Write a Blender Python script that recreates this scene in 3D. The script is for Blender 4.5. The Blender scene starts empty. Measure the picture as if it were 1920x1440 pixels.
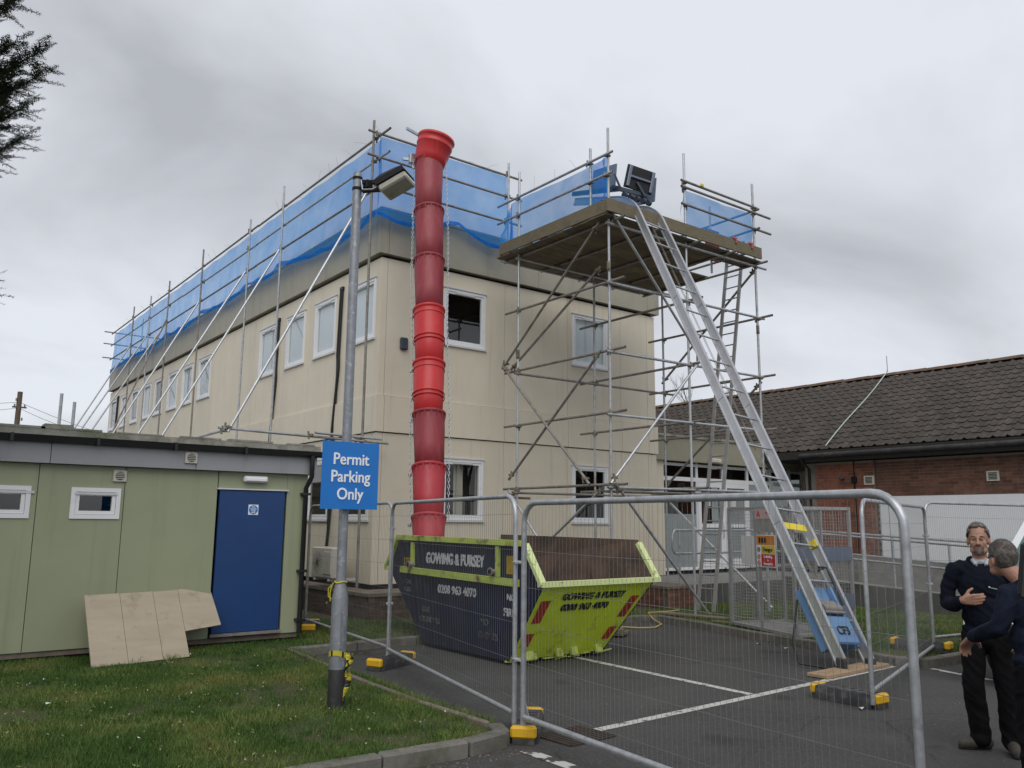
import bpy, bmesh, math, random
import numpy as np
from mathutils import Vector, Matrix, noise as mnoise
random.seed(7)
SC = bpy.context.scene
COL = SC.collection
rad = math.radians

# ---------------------------------------------------------------- camera
CAM_POS = Vector((-7.30, -13.678, 1.70))
HEADING, PITCH, ROLL = rad(37.4), rad(9.46), rad(0.52)   # heading measured from +Y towards +X
hd = Vector((math.sin(HEADING), math.cos(HEADING), 0)); rt = Vector((math.cos(HEADING), -math.sin(HEADING), 0)); zz = Vector((0, 0, 1))
FW = hd * math.cos(PITCH) + zz * math.sin(PITCH)
CU = -hd * math.sin(PITCH) + zz * math.cos(PITCH)
CR = rt * math.cos(ROLL) + CU * math.sin(ROLL)
CU = -rt * math.sin(ROLL) + CU * math.cos(ROLL)
cd = bpy.data.cameras.new('camera'); cam = bpy.data.objects.new('camera', cd); COL.objects.link(cam)
M = Matrix.Identity(4)
for i, c in enumerate((CR, CU, -FW)):
    for k in range(3): M[k][i] = c[k]
M.translation = CAM_POS
cam.matrix_world = M
cd.sensor_width = 36; cd.lens = 29.25; cd.clip_end = 2000; cd.clip_start = 0.05
SC.camera = cam

# ---------------------------------------------------------------- sky, sun, exposure
SUN_EL, SUN_AZ = rad(50), rad(216)        # soft light from behind the camera
w = bpy.data.worlds.new('World'); SC.world = w; w.use_nodes = True
nt = w.node_tree; nt.nodes.clear(); N = nt.nodes.new; L = nt.links.new
out = N('ShaderNodeOutputWorld'); bg = N('ShaderNodeBackground'); bg.inputs[1].default_value = 0.1
sky = N('ShaderNodeTexSky'); sky.sky_type = 'NISHITA'; sky.sun_disc = False
sky.sun_elevation = SUN_EL; sky.sun_rotation = SUN_AZ
tc = N('ShaderNodeTexCoord'); sep = N('ShaderNodeSeparateXYZ'); L(tc.outputs['Generated'], sep.inputs[0])
mx = N('ShaderNodeMath'); mx.operation = 'MAXIMUM'; mx.inputs[1].default_value = 0.0; L(sep.outputs[2], mx.inputs[0])
ad = N('ShaderNodeMath'); ad.operation = 'ADD'; ad.inputs[1].default_value = 0.5; L(mx.outputs[0], ad.inputs[0])
dv = N('ShaderNodeVectorMath'); dv.operation = 'DIVIDE'; L(tc.outputs['Generated'], dv.inputs[0])
cmb = N('ShaderNodeCombineXYZ'); L(ad.outputs[0], cmb.inputs[0]); L(ad.outputs[0], cmb.inputs[1]); cmb.inputs[2].default_value = 4.0
L(cmb.outputs[0], dv.inputs[1])
mp = N('ShaderNodeMapping'); mp.inputs['Location'].default_value = (14.4, 10.08, 0.0); mp.inputs['Rotation'].default_value = (0, 0, 0.5); mp.inputs['Scale'].default_value = (1.0, 1.45, 1)
L(dv.outputs[0], mp.inputs[0])
n1 = N('ShaderNodeTexNoise'); n1.inputs['Scale'].default_value = 1.7; n1.inputs['Detail'].default_value = 6; n1.inputs['Roughness'].default_value = 0.48; n1.inputs['Distortion'].default_value = 0.35
L(mp.outputs[0], n1.inputs['Vector'])
cr = N('ShaderNodeValToRGB'); e = cr.color_ramp.elements
e[0].position = 0.34; e[0].color = (0.43, 0.445, 0.48, 1)
e[1].position = 0.64; e[1].color = (0.73, 0.76, 0.815, 1)
k = e.new(0.50); k.color = (0.60, 0.62, 0.665, 1)
L(n1.outputs['Fac'], cr.inputs[0])
sc_ = N('ShaderNodeVectorMath'); sc_.operation = 'SCALE'; sc_.inputs['Scale'].default_value = 10.0; L(cr.outputs[0], sc_.inputs[0])
mixc = N('ShaderNodeMix'); mixc.data_type = 'RGBA'; mixc.inputs['Factor'].default_value = 0.94
L(sky.outputs[0], mixc.inputs['A']); L(sc_.outputs[0], mixc.inputs['B'])
L(mixc.outputs['Result'], bg.inputs[0]); L(bg.outputs[0], out.inputs[0])
sl = bpy.data.lights.new('sun', 'SUN'); sl.energy = 1.5; sl.angle = rad(55); sl.color = (1, 0.975, 0.94)
so = bpy.data.objects.new('sun', sl); COL.objects.link(so); so.location = (-20, -20, 30)
sd = Vector((math.sin(SUN_AZ) * math.cos(SUN_EL), math.cos(SUN_AZ) * math.cos(SUN_EL), math.sin(SUN_EL)))
so.rotation_euler = sd.to_track_quat('Z', 'Y').to_euler()
vs = SC.view_settings; vs.view_transform = 'Standard'; vs.look = 'None'; vs.exposure = 0.15; vs.gamma = 1; vs.use_curve_mapping = False

# ---------------------------------------------------------------- materials
MAT = {}
def pm(name, base, rough=0.6, metal=0.0, var=0.12, scale=4.0, stretch=(1, 1, 1), bump=0.0, bscale=60.0, spots=None, sscale=1.2, slo=0.5, shi=0.7, sstretch=(1, 1, 1), rnd=0.0, spec=0.5):
    """principled material: colour noise, optional second-colour stains, optional bump, optional per-piece variation"""
    m = bpy.data.materials.new(name); m.use_nodes = True; nt = m.node_tree; nd = nt.nodes; lk = nt.links.new
    b = nd['Principled BSDF']; b.inputs['Roughness'].default_value = rough; b.inputs['Metallic'].default_value = metal
    b.inputs['Specular IOR Level'].default_value = spec
    geo = nd.new('ShaderNodeNewGeometry'); mp = nd.new('ShaderNodeMapping'); mp.inputs['Scale'].default_value = stretch
    lk(geo.outputs['Position'], mp.inputs[0])
    nz = nd.new('ShaderNodeTexNoise'); nz.inputs['Scale'].default_value = scale; nz.inputs['Detail'].default_value = 6; nz.inputs['Roughness'].default_value = 0.6
    lk(mp.outputs[0], nz.inputs['Vector'])
    r = nd.new('ShaderNodeMapRange'); r.inputs['From Min'].default_value = 0.25; r.inputs['From Max'].default_value = 0.75
    r.inputs['To Min'].default_value = 1 - var; r.inputs['To Max'].default_value = 1 + var; lk(nz.outputs['Fac'], r.inputs[0])
    fac = r.outputs[0]
    if rnd:
        oi = nd.new('ShaderNodeObjectInfo'); r2 = nd.new('ShaderNodeMapRange'); r2.inputs['To Min'].default_value = 1 - rnd; r2.inputs['To Max'].default_value = 1 + rnd
        lk(oi.outputs['Random'], r2.inputs[0]); mu = nd.new('ShaderNodeMath'); mu.operation = 'MULTIPLY'; lk(fac, mu.inputs[0]); lk(r2.outputs[0], mu.inputs[1]); fac = mu.outputs[0]
    vm = nd.new('ShaderNodeVectorMath'); vm.operation = 'SCALE'; vm.inputs[0].default_value = base[:3]; lk(fac, vm.inputs['Scale'])
    col = vm.outputs[0]
    if spots:
        mp2 = nd.new('ShaderNodeMapping'); mp2.inputs['Scale'].default_value = sstretch; mp2.inputs['Location'].default_value = (3.7, 1.3, 0.9); lk(geo.outputs['Position'], mp2.inputs[0])
        n2 = nd.new('ShaderNodeTexNoise'); n2.inputs['Scale'].default_value = sscale; n2.inputs['Detail'].default_value = 8; n2.inputs['Roughness'].default_value = 0.65; lk(mp2.outputs[0], n2.inputs['Vector'])
        r3 = nd.new('ShaderNodeMapRange'); r3.inputs['From Min'].default_value = slo; r3.inputs['From Max'].default_value = shi; lk(n2.outputs['Fac'], r3.inputs[0])
        mi = nd.new('ShaderNodeMix'); mi.data_type = 'RGBA'; lk(r3.outputs[0], mi.inputs['Factor']); lk(col, mi.inputs['A']); mi.inputs['B'].default_value = (*spots[:3], 1)
        col = mi.outputs['Result']
    lk(col, b.inputs['Base Color'])
    if bump:
        n3 = nd.new('ShaderNodeTexNoise'); n3.inputs['Scale'].default_value = bscale; n3.inputs['Detail'].default_value = 4; lk(geo.outputs['Position'], n3.inputs['Vector'])
        bp = nd.new('ShaderNodeBump'); bp.inputs['Strength'].default_value = bump; bp.inputs['Distance'].default_value = 0.01; lk(n3.outputs['Fac'], bp.inputs['Height']); lk(bp.outputs[0], b.inputs['Normal'])
    MAT[name] = m
    return m

pm('cream', (0.70, 0.635, 0.505), 0.55, var=0.05, scale=1.6, spots=(0.47, 0.42, 0.33), sscale=1.3, slo=0.56, shi=0.95, sstretch=(6, 6, 0.30), rnd=0.02, bump=0.04, bscale=90)
pm('cream_low', (0.68, 0.615, 0.49), 0.55, var=0.05, scale=1.6, spots=(0.44, 0.39, 0.31), sscale=1.4, slo=0.55, shi=0.95, sstretch=(5, 5, 0.28), rnd=0.02, bump=0.04, bscale=90)
pm('fascia_olive', (0.36, 0.337, 0.262), 0.5, var=0.06, scale=3, spots=(0.21, 0.20, 0.16), sscale=1.1, slo=0.54, shi=0.85, sstretch=(2, 2, 0.4), rnd=0.03)
pm('link_olive', (0.30, 0.285, 0.21), 0.5, var=0.05, scale=3)
pm('dark_gap', (0.02, 0.02, 0.02), 0.8)
pm('interior', (0.035, 0.034, 0.032), 0.9, var=0.3, scale=1)
pm('upvc', (0.80, 0.81, 0.82), 0.3, var=0.03, spots=(0.55, 0.55, 0.52), sscale=3, slo=0.6, shi=0.85)
pm('upvc_grey', (0.62, 0.63, 0.63), 0.35, var=0.04, spots=(0.4, 0.4, 0.38), sscale=3, slo=0.55, shi=0.85)
pm('blind', (0.78, 0.82, 0.86), 0.8, var=0.05, scale=1.5, stretch=(4, 4, .2))
pm('curtain', (0.50, 0.45, 0.35), 0.9, var=0.2, scale=9, stretch=(1, 1, .05))
pm('green_panel', (0.325, 0.35, 0.225), 0.5, var=0.05, scale=2, spots=(0.22, 0.24, 0.14), sscale=1.2, slo=0.54, shi=0.95, sstretch=(5, 5, 0.25), rnd=0.03)
pm('grey_fascia', (0.31, 0.315, 0.33), 0.45, var=0.05, scale=2, spots=(0.2, 0.2, 0.2), sscale=1.2, slo=0.55, shi=0.9, sstretch=(2, 2, .3), rnd=0.03)
pm('roof_edge', (0.30, 0.29, 0.25), 0.8, var=0.3, scale=6, spots=(0.12, 0.13, 0.07), sscale=3, slo=0.45, shi=0.65)
pm('black_plastic', (0.014, 0.014, 0.015), 0.4, var=0.2)
pm('black_rubber', (0.03, 0.03, 0.031), 0.75, var=0.3, scale=8, spots=(0.10, 0.095, 0.09), sscale=5, slo=0.5, shi=0.8, bump=0.2, bscale=80)
pm('foot_grey', (0.042, 0.042, 0.044), 0.8, var=0.3, scale=10, spots=(0.16, 0.155, 0.15), sscale=7, slo=0.5, shi=0.8, bump=0.2, bscale=80)
pm('door_blue', (0.012, 0.052, 0.175), 0.38, var=0.07, scale=3, bump=0.03, bscale=30)
pm('white_paint', (0.78, 0.78, 0.77), 0.4, var=0.04)
pm('vent_cream', (0.55, 0.53, 0.46), 0.5, var=0.06)
pm('vent_dark', (0.06, 0.058, 0.05), 0.7)
pm('chute_red', (0.56, 0.028, 0.030), 0.42, var=0.08, scale=5, spots=(0.50, 0.10, 0.09), sscale=4, slo=0.55, shi=0.9, sstretch=(3, 3, .4))
pm('chute_dark', (0.27, 0.030, 0.040), 0.48, var=0.10, scale=5, spots=(0.35, 0.09, 0.09), sscale=4, slo=0.5, shi=0.9, sstretch=(3, 3, .4))
pm('chute_mid', (0.42, 0.032, 0.045), 0.45, var=0.10, scale=5, spots=(0.40, 0.10, 0.10), sscale=4, slo=0.5, shi=0.9, sstretch=(3, 3, .4))
pm('galv', (0.44, 0.455, 0.47), 0.42, metal=0.55, var=0.22, scale=14, spots=(0.26, 0.265, 0.27), sscale=9, slo=0.5, shi=0.75)
pm('galv_bright', (0.52, 0.54, 0.555), 0.36, metal=0.6, var=0.15, scale=14)
pm('galv_old', (0.26, 0.245, 0.225), 0.6, metal=0.25, var=0.25, scale=10, spots=(0.14, 0.11, 0.085), sscale=6, slo=0.5, shi=0.75)
pm('lamp_galv', (0.25, 0.265, 0.285), 0.5, metal=0.45, var=0.2, scale=9, spots=(0.42, 0.44, 0.46), sscale=22, slo=0.55, shi=0.68)
pm('coupler_steel', (0.22, 0.20, 0.16), 0.55, metal=0.5, var=0.35, scale=30, spots=(0.30, 0.24, 0.10), sscale=18, slo=0.5, shi=0.7)
pm('aluminium', (0.54, 0.55, 0.56), 0.38, metal=0.75, var=0.10, scale=6, spots=(0.42, 0.42, 0.42), sscale=5, slo=0.55, shi=0.85)
pm('alu_dull', (0.36, 0.36, 0.355), 0.5, metal=0.5, var=0.15, scale=8)
pm('board_wood', (0.17, 0.135, 0.085), 0.85, var=0.28, scale=7, stretch=(0.6, 5, 5), spots=(0.09, 0.075, 0.05), sscale=3, slo=0.45, shi=0.75, rnd=0.2, bump=0.2, bscale=40)
pm('toe_wood', (0.165, 0.138, 0.088), 0.85, var=0.25, scale=7, stretch=(0.8, 0.8, 8), spots=(0.11, 0.105, 0.06), sscale=3, slo=0.5, shi=0.75, rnd=0.12, bump=0.2, bscale=40)
pm('new_wood', (0.36, 0.25, 0.15), 0.8, var=0.25, scale=9, stretch=(1, 6, 6), spots=(0.2, 0.13, 0.08), sscale=5, slo=0.5, shi=0.8)
pm('plywood', (0.41, 0.345, 0.255), 0.75, var=0.12, scale=2.5, stretch=(0.5, 3, 3), spots=(0.20, 0.165, 0.12), sscale=4.0, slo=0.55, shi=0.78, bump=0.06, bscale=50)
pm('skip_navy', (0.013, 0.017, 0.042), 0.5, var=0.25, scale=3, spots=(0.055, 0.05, 0.05), sscale=2.2, slo=0.52, shi=0.8, sstretch=(1, 1, .5), bump=0.5, bscale=6)
pm('skip_lime', (0.60, 0.75, 0.035), 0.45, var=0.08, scale=3, spots=(0.13, 0.14, 0.03), sscale=1.9, slo=0.60, shi=0.76, bump=0.5, bscale=6)
pm('skip_trim', (0.43, 0.52, 0.11), 0.5, var=0.15, scale=6, spots=(0.12, 0.075, 0.035), sscale=4.5, slo=0.53, shi=0.68)
pm('skip_lip', (0.62, 0.70, 0.33), 0.5, var=0.12, scale=6, spots=(0.16, 0.085, 0.04), sscale=7, slo=0.6, shi=0.7)
pm('rust', (0.105, 0.068, 0.048), 0.85, var=0.35, scale=4, spots=(0.035, 0.027, 0.022), sscale=2.5, slo=0.48, shi=0.7, bump=0.25, bscale=25)
pm('skip_red', (0.42, 0.045, 0.02), 0.5, var=0.15, spots=(0.12, 0.05, 0.02), sscale=6, slo=0.5, shi=0.75)
pm('skip_yellow', (0.33, 0.22, 0.02), 0.6, var=0.25, scale=20)
pm('stencil_white', (0.50, 0.51, 0.53), 0.6, var=0.25, scale=12, spots=(0.06, 0.065, 0.09), sscale=26, slo=0.52, shi=0.64)
pm('stencil_faint', (0.12, 0.115, 0.11), 0.6, var=0.3, scale=12, spots=(0.02, 0.022, 0.04), sscale=8, slo=0.46, shi=0.6)
pm('stencil_black', (0.02, 0.025, 0.02), 0.6, var=0.2, spots=(0.2, 0.26, 0.03), sscale=16, slo=0.56, shi=0.68)
pm('sign_blue', (0.010, 0.175, 0.56), 0.35, var=0.03)
pm('sign_white', (0.85, 0.86, 0.87), 0.4, var=0.02)
pm('sign_back', (0.35, 0.36, 0.37), 0.4, metal=0.5)
pm('tape_yellow', (0.52, 0.45, 0.03), 0.45, var=0.1, scale=15)
pm('yellow_plastic', (0.68, 0.40, 0.015), 0.45, var=0.08, spots=(0.35, 0.22, 0.03), sscale=14, slo=0.55, shi=0.75)
pm('lamp_black', (0.009, 0.009, 0.0095), 0.6, spec=0.25)
pm('wire_steel', (0.20, 0.20, 0.195), 0.6, metal=0.3, var=0.2)
pm('lamp_lens', (0.42, 0.40, 0.33), 0.25, var=0.12, scale=9, spots=(0.2, 0.17, 0.1), sscale=9, slo=0.55, shi=0.8)
pm('post_black', (0.02, 0.02, 0.021), 0.6, var=0.3, spots=(0.12, 0.105, 0.085), sscale=9, slo=0.54, shi=0.75)
pm('hoist_blue', (0.13, 0.25, 0.44), 0.4, var=0.06, spots=(0.10, 0.16, 0.25), sscale=6, slo=0.55, shi=0.8)
pm('hoist_dark', (0.05, 0.065, 0.09), 0.45, metal=0.2, var=0.2)
pm('tray_black', (0.012, 0.012, 0.013), 0.75, var=0.3, scale=5)
pm('tray_grey', (0.16, 0.19, 0.25), 0.4, metal=0.3, var=0.1)
pm('concrete', (0.24, 0.235, 0.22), 0.9, var=0.18, scale=5, spots=(0.13, 0.13, 0.11), sscale=2, slo=0.5, shi=0.75, bump=0.25, bscale=60, rnd=0.08)
pm('concrete_shaded', (0.095, 0.094, 0.088), 0.9, var=0.2, scale=5, spots=(0.055, 0.056, 0.045), sscale=2, slo=0.45, shi=0.7, bump=0.25, bscale=60)  # darker copy of concrete, near ramp wall shade put into the colour
pm('frost_lit', (0.27, 0.30, 0.30), 0.3, var=0.08, scale=2)  # frosted pane grey, with indoor light and reflection put into the colour
pm('kerb', (0.155, 0.145, 0.125), 0.9, var=0.25, scale=9, spots=(0.07, 0.075, 0.045), sscale=4, slo=0.45, shi=0.7, bump=0.35, bscale=70, rnd=0.1)
pm('edging', (0.17, 0.14, 0.11), 0.9, var=0.25, scale=9, spots=(0.08, 0.07, 0.05), sscale=4, slo=0.5, shi=0.75, bump=0.3, bscale=60, rnd=0.1)
pm('brick_red', (0.235, 0.085, 0.050), 0.85, var=0.22, scale=9, spots=(0.10, 0.05, 0.04), sscale=7, slo=0.5, shi=0.7, rnd=0.32, bump=0.3, bscale=70)
pm('brick_brown', (0.155, 0.070, 0.045), 0.85, var=0.22, scale=9, spots=(0.075, 0.042, 0.033), sscale=7, slo=0.5, shi=0.7, rnd=0.32, bump=0.3, bscale=70)
pm('brick_dark', (0.10, 0.066, 0.046), 0.9, var=0.25, scale=9, spots=(0.05, 0.038, 0.028), sscale=7, slo=0.5, shi=0.7, rnd=0.25, bump=0.3, bscale=70)
pm('mortar', (0.25, 0.22, 0.185), 0.95, var=0.15, scale=12, bump=0.2, bscale=90)
pm('mortar_dark', (0.10, 0.085, 0.07), 0.95, var=0.15, scale=12)
pm('tile', (0.054, 0.044, 0.036), 0.85, var=0.22, scale=5, spots=(0.12, 0.10, 0.07), sscale=5, slo=0.57, shi=0.75, rnd=0.28, bump=0.3, bscale=60)
pm('ridge_tile', (0.13, 0.075, 0.05), 0.85, var=0.25, scale=5, spots=(0.12, 0.12, 0.07), sscale=6, slo=0.5, shi=0.7, rnd=0.2)
pm('roof_under', (0.03, 0.026, 0.022), 0.9)
pm('white_cladding', (0.80, 0.82, 0.84), 0.5, var=0.03, scale=2)
pm('ac_cream', (0.50, 0.48, 0.43), 0.5, var=0.08, spots=(0.25, 0.24, 0.2), sscale=5, slo=0.55, shi=0.8)
pm('orange_sign', (0.62, 0.22, 0.02), 0.5); pm('yellow_sign', (0.7, 0.55, 0.03), 0.5); pm('red_sign', (0.55, 0.03, 0.03), 0.5)
pm('paper', (0.6, 0.6, 0.58), 0.8, var=0.08, scale=9); pm('ink', (0.02, 0.02, 0.02), 0.7); pm('pink_sign', (0.55, 0.40, 0.40), 0.6)
pm('grate_iron', (0.06, 0.045, 0.036), 0.75, metal=0.3, var=0.3, scale=12, bump=0.2)
pm('drain_dark', (0.006, 0.006, 0.006), 0.9)
pm('bark', (0.10, 0.075, 0.055), 0.9, var=0.3, scale=12, stretch=(3, 3, .5), bump=0.5, bscale=30)
pm('twig', (0.085, 0.065, 0.055), 0.9, var=0.2)
pm('pole_wood', (0.13, 0.095, 0.07), 0.9, var=0.25, scale=6, stretch=(3, 3, .3))
pm('hose', (0.42, 0.34, 0.12), 0.6)
pm('roof_cable', (0.50, 0.58, 0.52), 0.5)
pm('red_clip', (0.42, 0.08, 0.06), 0.5)
pm('maroon', (0.16, 0.025, 0.05), 0.5)
pm('navy_wool', (0.006, 0.008, 0.016), 0.95, var=0.25, scale=25, bump=0.5, bscale=14, spec=0.2)
pm('navy_light', (0.010, 0.014, 0.028), 0.95, var=0.25, scale=25, bump=0.5, bscale=14, spec=0.2)
pm('trouser', (0.0055, 0.0055, 0.0065), 0.95, var=0.3, scale=16, bump=0.5, bscale=14, spec=0.2)
pm('shirt', (0.40, 0.41, 0.43), 0.9)
pm('skin', (0.37, 0.20, 0.135), 0.55, var=0.13, scale=25, spots=(0.29, 0.13, 0.09), sscale=14, slo=0.5, shi=0.75)
pm('lip', (0.26, 0.11, 0.085), 0.5)
pm('hair_grey', (0.105, 0.092, 0.082), 0.8, var=0.45, scale=60, spots=(0.30, 0.29, 0.28), sscale=30, slo=0.5, shi=0.75, bump=0.8, bscale=180)
pm('hair_brown', (0.065, 0.052, 0.044), 0.8, var=0.45, scale=60, spots=(0.22, 0.20, 0.185), sscale=24, slo=0.48, shi=0.72, bump=0.8, bscale=180)
pm('eye_dark', (0.015, 0.012, 0.01), 0.2); pm('eye_white', (0.5, 0.48, 0.45), 0.3)
pm('shoe', (0.055, 0.05, 0.038), 0.75, var=0.25, scale=30, bump=0.2); pm('sole', (0.02, 0.02, 0.02), 0.7); pm('sole_light', (0.3, 0.3, 0.28), 0.6)
pm('van_white', (0.74, 0.75, 0.76), 0.22, var=0.02); pm('tyre', (0.02, 0.02, 0.02), 0.8); pm('wheel_silver', (0.45, 0.46, 0.47), 0.35, metal=0.7)
pm('litter_white', (0.7, 0.7, 0.7), 0.6); pm('leaf_pale', (0.28, 0.27, 0.12), 0.7)

def shader(name):
    m = bpy.data.materials.new(name); m.use_nodes = True; m.node_tree.nodes.clear(); MAT[name] = m
    return m.node_tree, m.node_tree.nodes.new, m.node_tree.links.new
# window glass: fresnel mirror over clear
def glass(name, tint, rough=0.01, f=1.0):
    nt, N, L = shader(name); o = N('ShaderNodeOutputMaterial'); mi = N('ShaderNodeMixShader'); ge = N('ShaderNodeNewGeometry'); dt = N('ShaderNodeVectorMath'); dt.operation = 'DOT_PRODUCT'; L(ge.outputs['Normal'], dt.inputs[0]); L(ge.outputs['Incoming'], dt.inputs[1])
    ma = [N('ShaderNodeMath') for _ in range(4)]; ma[0].operation = 'ABSOLUTE'; L(dt.outputs['Value'], ma[0].inputs[0]); ma[1].operation = 'SUBTRACT'; ma[1].inputs[0].default_value = 1.0; L(ma[0].outputs[0], ma[1].inputs[1])
    ma[2].operation = 'POWER'; ma[2].inputs[1].default_value = 5.0; L(ma[1].outputs[0], ma[2].inputs[0]); ma[3].operation = 'MULTIPLY_ADD'; ma[3].inputs[1].default_value = 0.95; ma[3].inputs[2].default_value = 0.045; L(ma[2].outputs[0], ma[3].inputs[0]); fr = ma[3]
    g = N('ShaderNodeBsdfGlossy'); g.inputs['Roughness'].default_value = rough; t = N('ShaderNodeBsdfTransparent'); t.inputs[0].default_value = (*tint, 1)
    mu = N('ShaderNodeMath'); mu.operation = 'MULTIPLY'; mu.inputs[1].default_value = f; mu.use_clamp = True
    L(fr.outputs[0], mu.inputs[0]); L(mu.outputs[0], mi.inputs[0]); L(t.outputs[0], mi.inputs[1]); L(g.outputs[0], mi.inputs[2]); L(mi.outputs[0], o.inputs[0])
glass('glass', (0.86, 0.9, 0.9), f=1.9)
glass('glass_dark', (0.5, 0.53, 0.52), f=2.6)
glass('windscreen', (0.55, 0.68, 0.66), f=2.0)
nt, N, L = shader('mirror_glass'); o = N('ShaderNodeOutputMaterial'); g = N('ShaderNodeBsdfGlossy'); g.inputs[0].default_value = (0.26, 0.29, 0.28, 1); g.inputs['Roughness'].default_value = 0.01; L(g.outputs[0], o.inputs[0])  # reflection of dark trees put into the tint
# debris netting: fine blue weave, partly see-through, glows when the sky is behind it
def netting(name, op):
    nt, N, L = shader(name); o = N('ShaderNodeOutputMaterial'); t = N('ShaderNodeBsdfTransparent'); d = N('ShaderNodeBsdfDiffuse'); tr = N('ShaderNodeBsdfTranslucent')
    geo = N('ShaderNodeNewGeometry'); nz = N('ShaderNodeTexNoise'); nz.inputs['Scale'].default_value = 2.2; nz.inputs['Detail'].default_value = 5; L(geo.outputs['Position'], nz.inputs['Vector'])
    r = N('ShaderNodeMapRange'); r.inputs['From Min'].default_value = 0.3; r.inputs['From Max'].default_value = 0.7; r.inputs['To Min'].default_value = op - 0.08; r.inputs['To Max'].default_value = op + 0.08; L(nz.outputs['Fac'], r.inputs[0])
    for b in (d, tr): b.inputs[0].default_value = (0.06, 0.43, 1.0, 1)
    a = N('ShaderNodeMixShader'); a.inputs[0].default_value = 0.8; L(d.outputs[0], a.inputs[1]); L(tr.outputs[0], a.inputs[2])
    m = N('ShaderNodeMixShader'); L(r.outputs[0], m.inputs[0]); L(t.outputs[0], m.inputs[1]); L(a.outputs[0], m.inputs[2]); L(m.outputs[0], o.inputs[0])
netting('netting', 0.64)
netting('netting_hem', 0.88)
# tarmac with aggregate, patches and damp
def tarmac():
    m = pm('tarmac', (0.054, 0.052, 0.0495), 0.9, var=0.22, scale=1.1, spots=(0.034, 0.033, 0.0315), sscale=0.7, slo=0.45, shi=0.75, bump=0.55, bscale=140)
    nt = m.node_tree; nd = nt.nodes; lk = nt.links.new; b = nd['Principled BSDF']
    geo = nd.new('ShaderNodeNewGeometry'); v = nd.new('ShaderNodeTexVoronoi'); v.inputs['Scale'].default_value = 75; lk(geo.outputs['Position'], v.inputs['Vector'])
    rr = nd.new('ShaderNodeMapRange'); rr.inputs['From Min'].default_value = 0.55; rr.inputs['From Max'].default_value = 0.95; lk(v.outputs['Color'], rr.inputs[0])
    mi = nd.new('ShaderNodeMix'); mi.data_type = 'RGBA'; src = b.inputs['Base Color'].links[0].from_socket
    lk(rr.outputs[0], mi.inputs['Factor']); lk(src, mi.inputs['A']); mi.inputs['B'].default_value = (0.085, 0.082, 0.078, 1); lk(mi.outputs['Result'], b.inputs['Base Color'])
    wn = nd.new('ShaderNodeTexNoise'); wn.inputs['Scale'].default_value = 2.5; wn.inputs['Detail'].default_value = 6; lk(geo.outputs['Position'], wn.inputs['Vector'])
    wa = nd.new('ShaderNodeMix'); wa.data_type = 'VECTOR'; wa.inputs['Factor'].default_value = 0.25; lk(geo.outputs['Position'], wa.inputs['A']); lk(wn.outputs['Color'], wa.inputs['B'])
    ve = nd.new('ShaderNodeTexVoronoi'); ve.feature = 'DISTANCE_TO_EDGE'; ve.inputs['Scale'].default_value = 0.55; lk(wa.outputs['Result'], ve.inputs['Vector'])
    r1 = nd.new('ShaderNodeMapRange'); r1.inputs['From Min'].default_value = 0.002; r1.inputs['From Max'].default_value = 0.006; r1.inputs['To Min'].default_value = 0.75; r1.inputs['To Max'].default_value = 0.0; lk(ve.outputs['Distance'], r1.inputs[0])
    gt = nd.new('ShaderNodeTexNoise'); gt.inputs['Scale'].default_value = 0.35; lk(geo.outputs['Position'], gt.inputs['Vector']); r2 = nd.new('ShaderNodeMapRange'); r2.inputs['From Min'].default_value = 0.48; r2.inputs['From Max'].default_value = 0.56; lk(gt.outputs['Fac'], r2.inputs[0])
    so_ = nd.new('ShaderNodeTexNoise'); so_.inputs['Scale'].default_value = 1.6; so_.inputs['Detail'].default_value = 3; so_.inputs['Roughness'].default_value = 0.4; lk(geo.outputs['Position'], so_.inputs['Vector']); r3 = nd.new('ShaderNodeMapRange'); r3.inputs['From Min'].default_value = 0.64; r3.inputs['From Max'].default_value = 0.72; r3.inputs['To Max'].default_value = 0.6; lk(so_.outputs['Fac'], r3.inputs[0])
    mu = nd.new('ShaderNodeMath'); mu.operation = 'MULTIPLY'; lk(r1.outputs[0], mu.inputs[0]); lk(r2.outputs[0], mu.inputs[1]); mm_ = nd.new('ShaderNodeMath'); mm_.operation = 'MAXIMUM'; lk(mu.outputs[0], mm_.inputs[0]); lk(r3.outputs[0], mm_.inputs[1])
    m2 = nd.new('ShaderNodeMix'); m2.data_type = 'RGBA'; lk(mm_.outputs[0], m2.inputs['Factor']); lk(mi.outputs['Result'], m2.inputs['A']); m2.inputs['B'].default_value = (0.017, 0.0165, 0.016, 1); lk(m2.outputs['Result'], b.inputs['Base Color'])
tarmac()
pm('line_paint', (0.50, 0.49, 0.46), 0.7, var=0.12, scale=20, spots=(0.07, 0.068, 0.066), sscale=14, slo=0.56, shi=0.63, bump=0.3, bscale=120)
pm('line_worn', (0.52, 0.51, 0.48), 0.7, var=0.12, scale=20, spots=(0.055, 0.053, 0.052), sscale=7, slo=0.50, shi=0.54, bump=0.3, bscale=120)
pm('soil', (0.055, 0.055, 0.022), 0.95, var=0.3, scale=5, spots=(0.075, 0.055, 0.030), sscale=2.2, slo=0.5, shi=0.7, bump=0.8, bscale=35)
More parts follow.
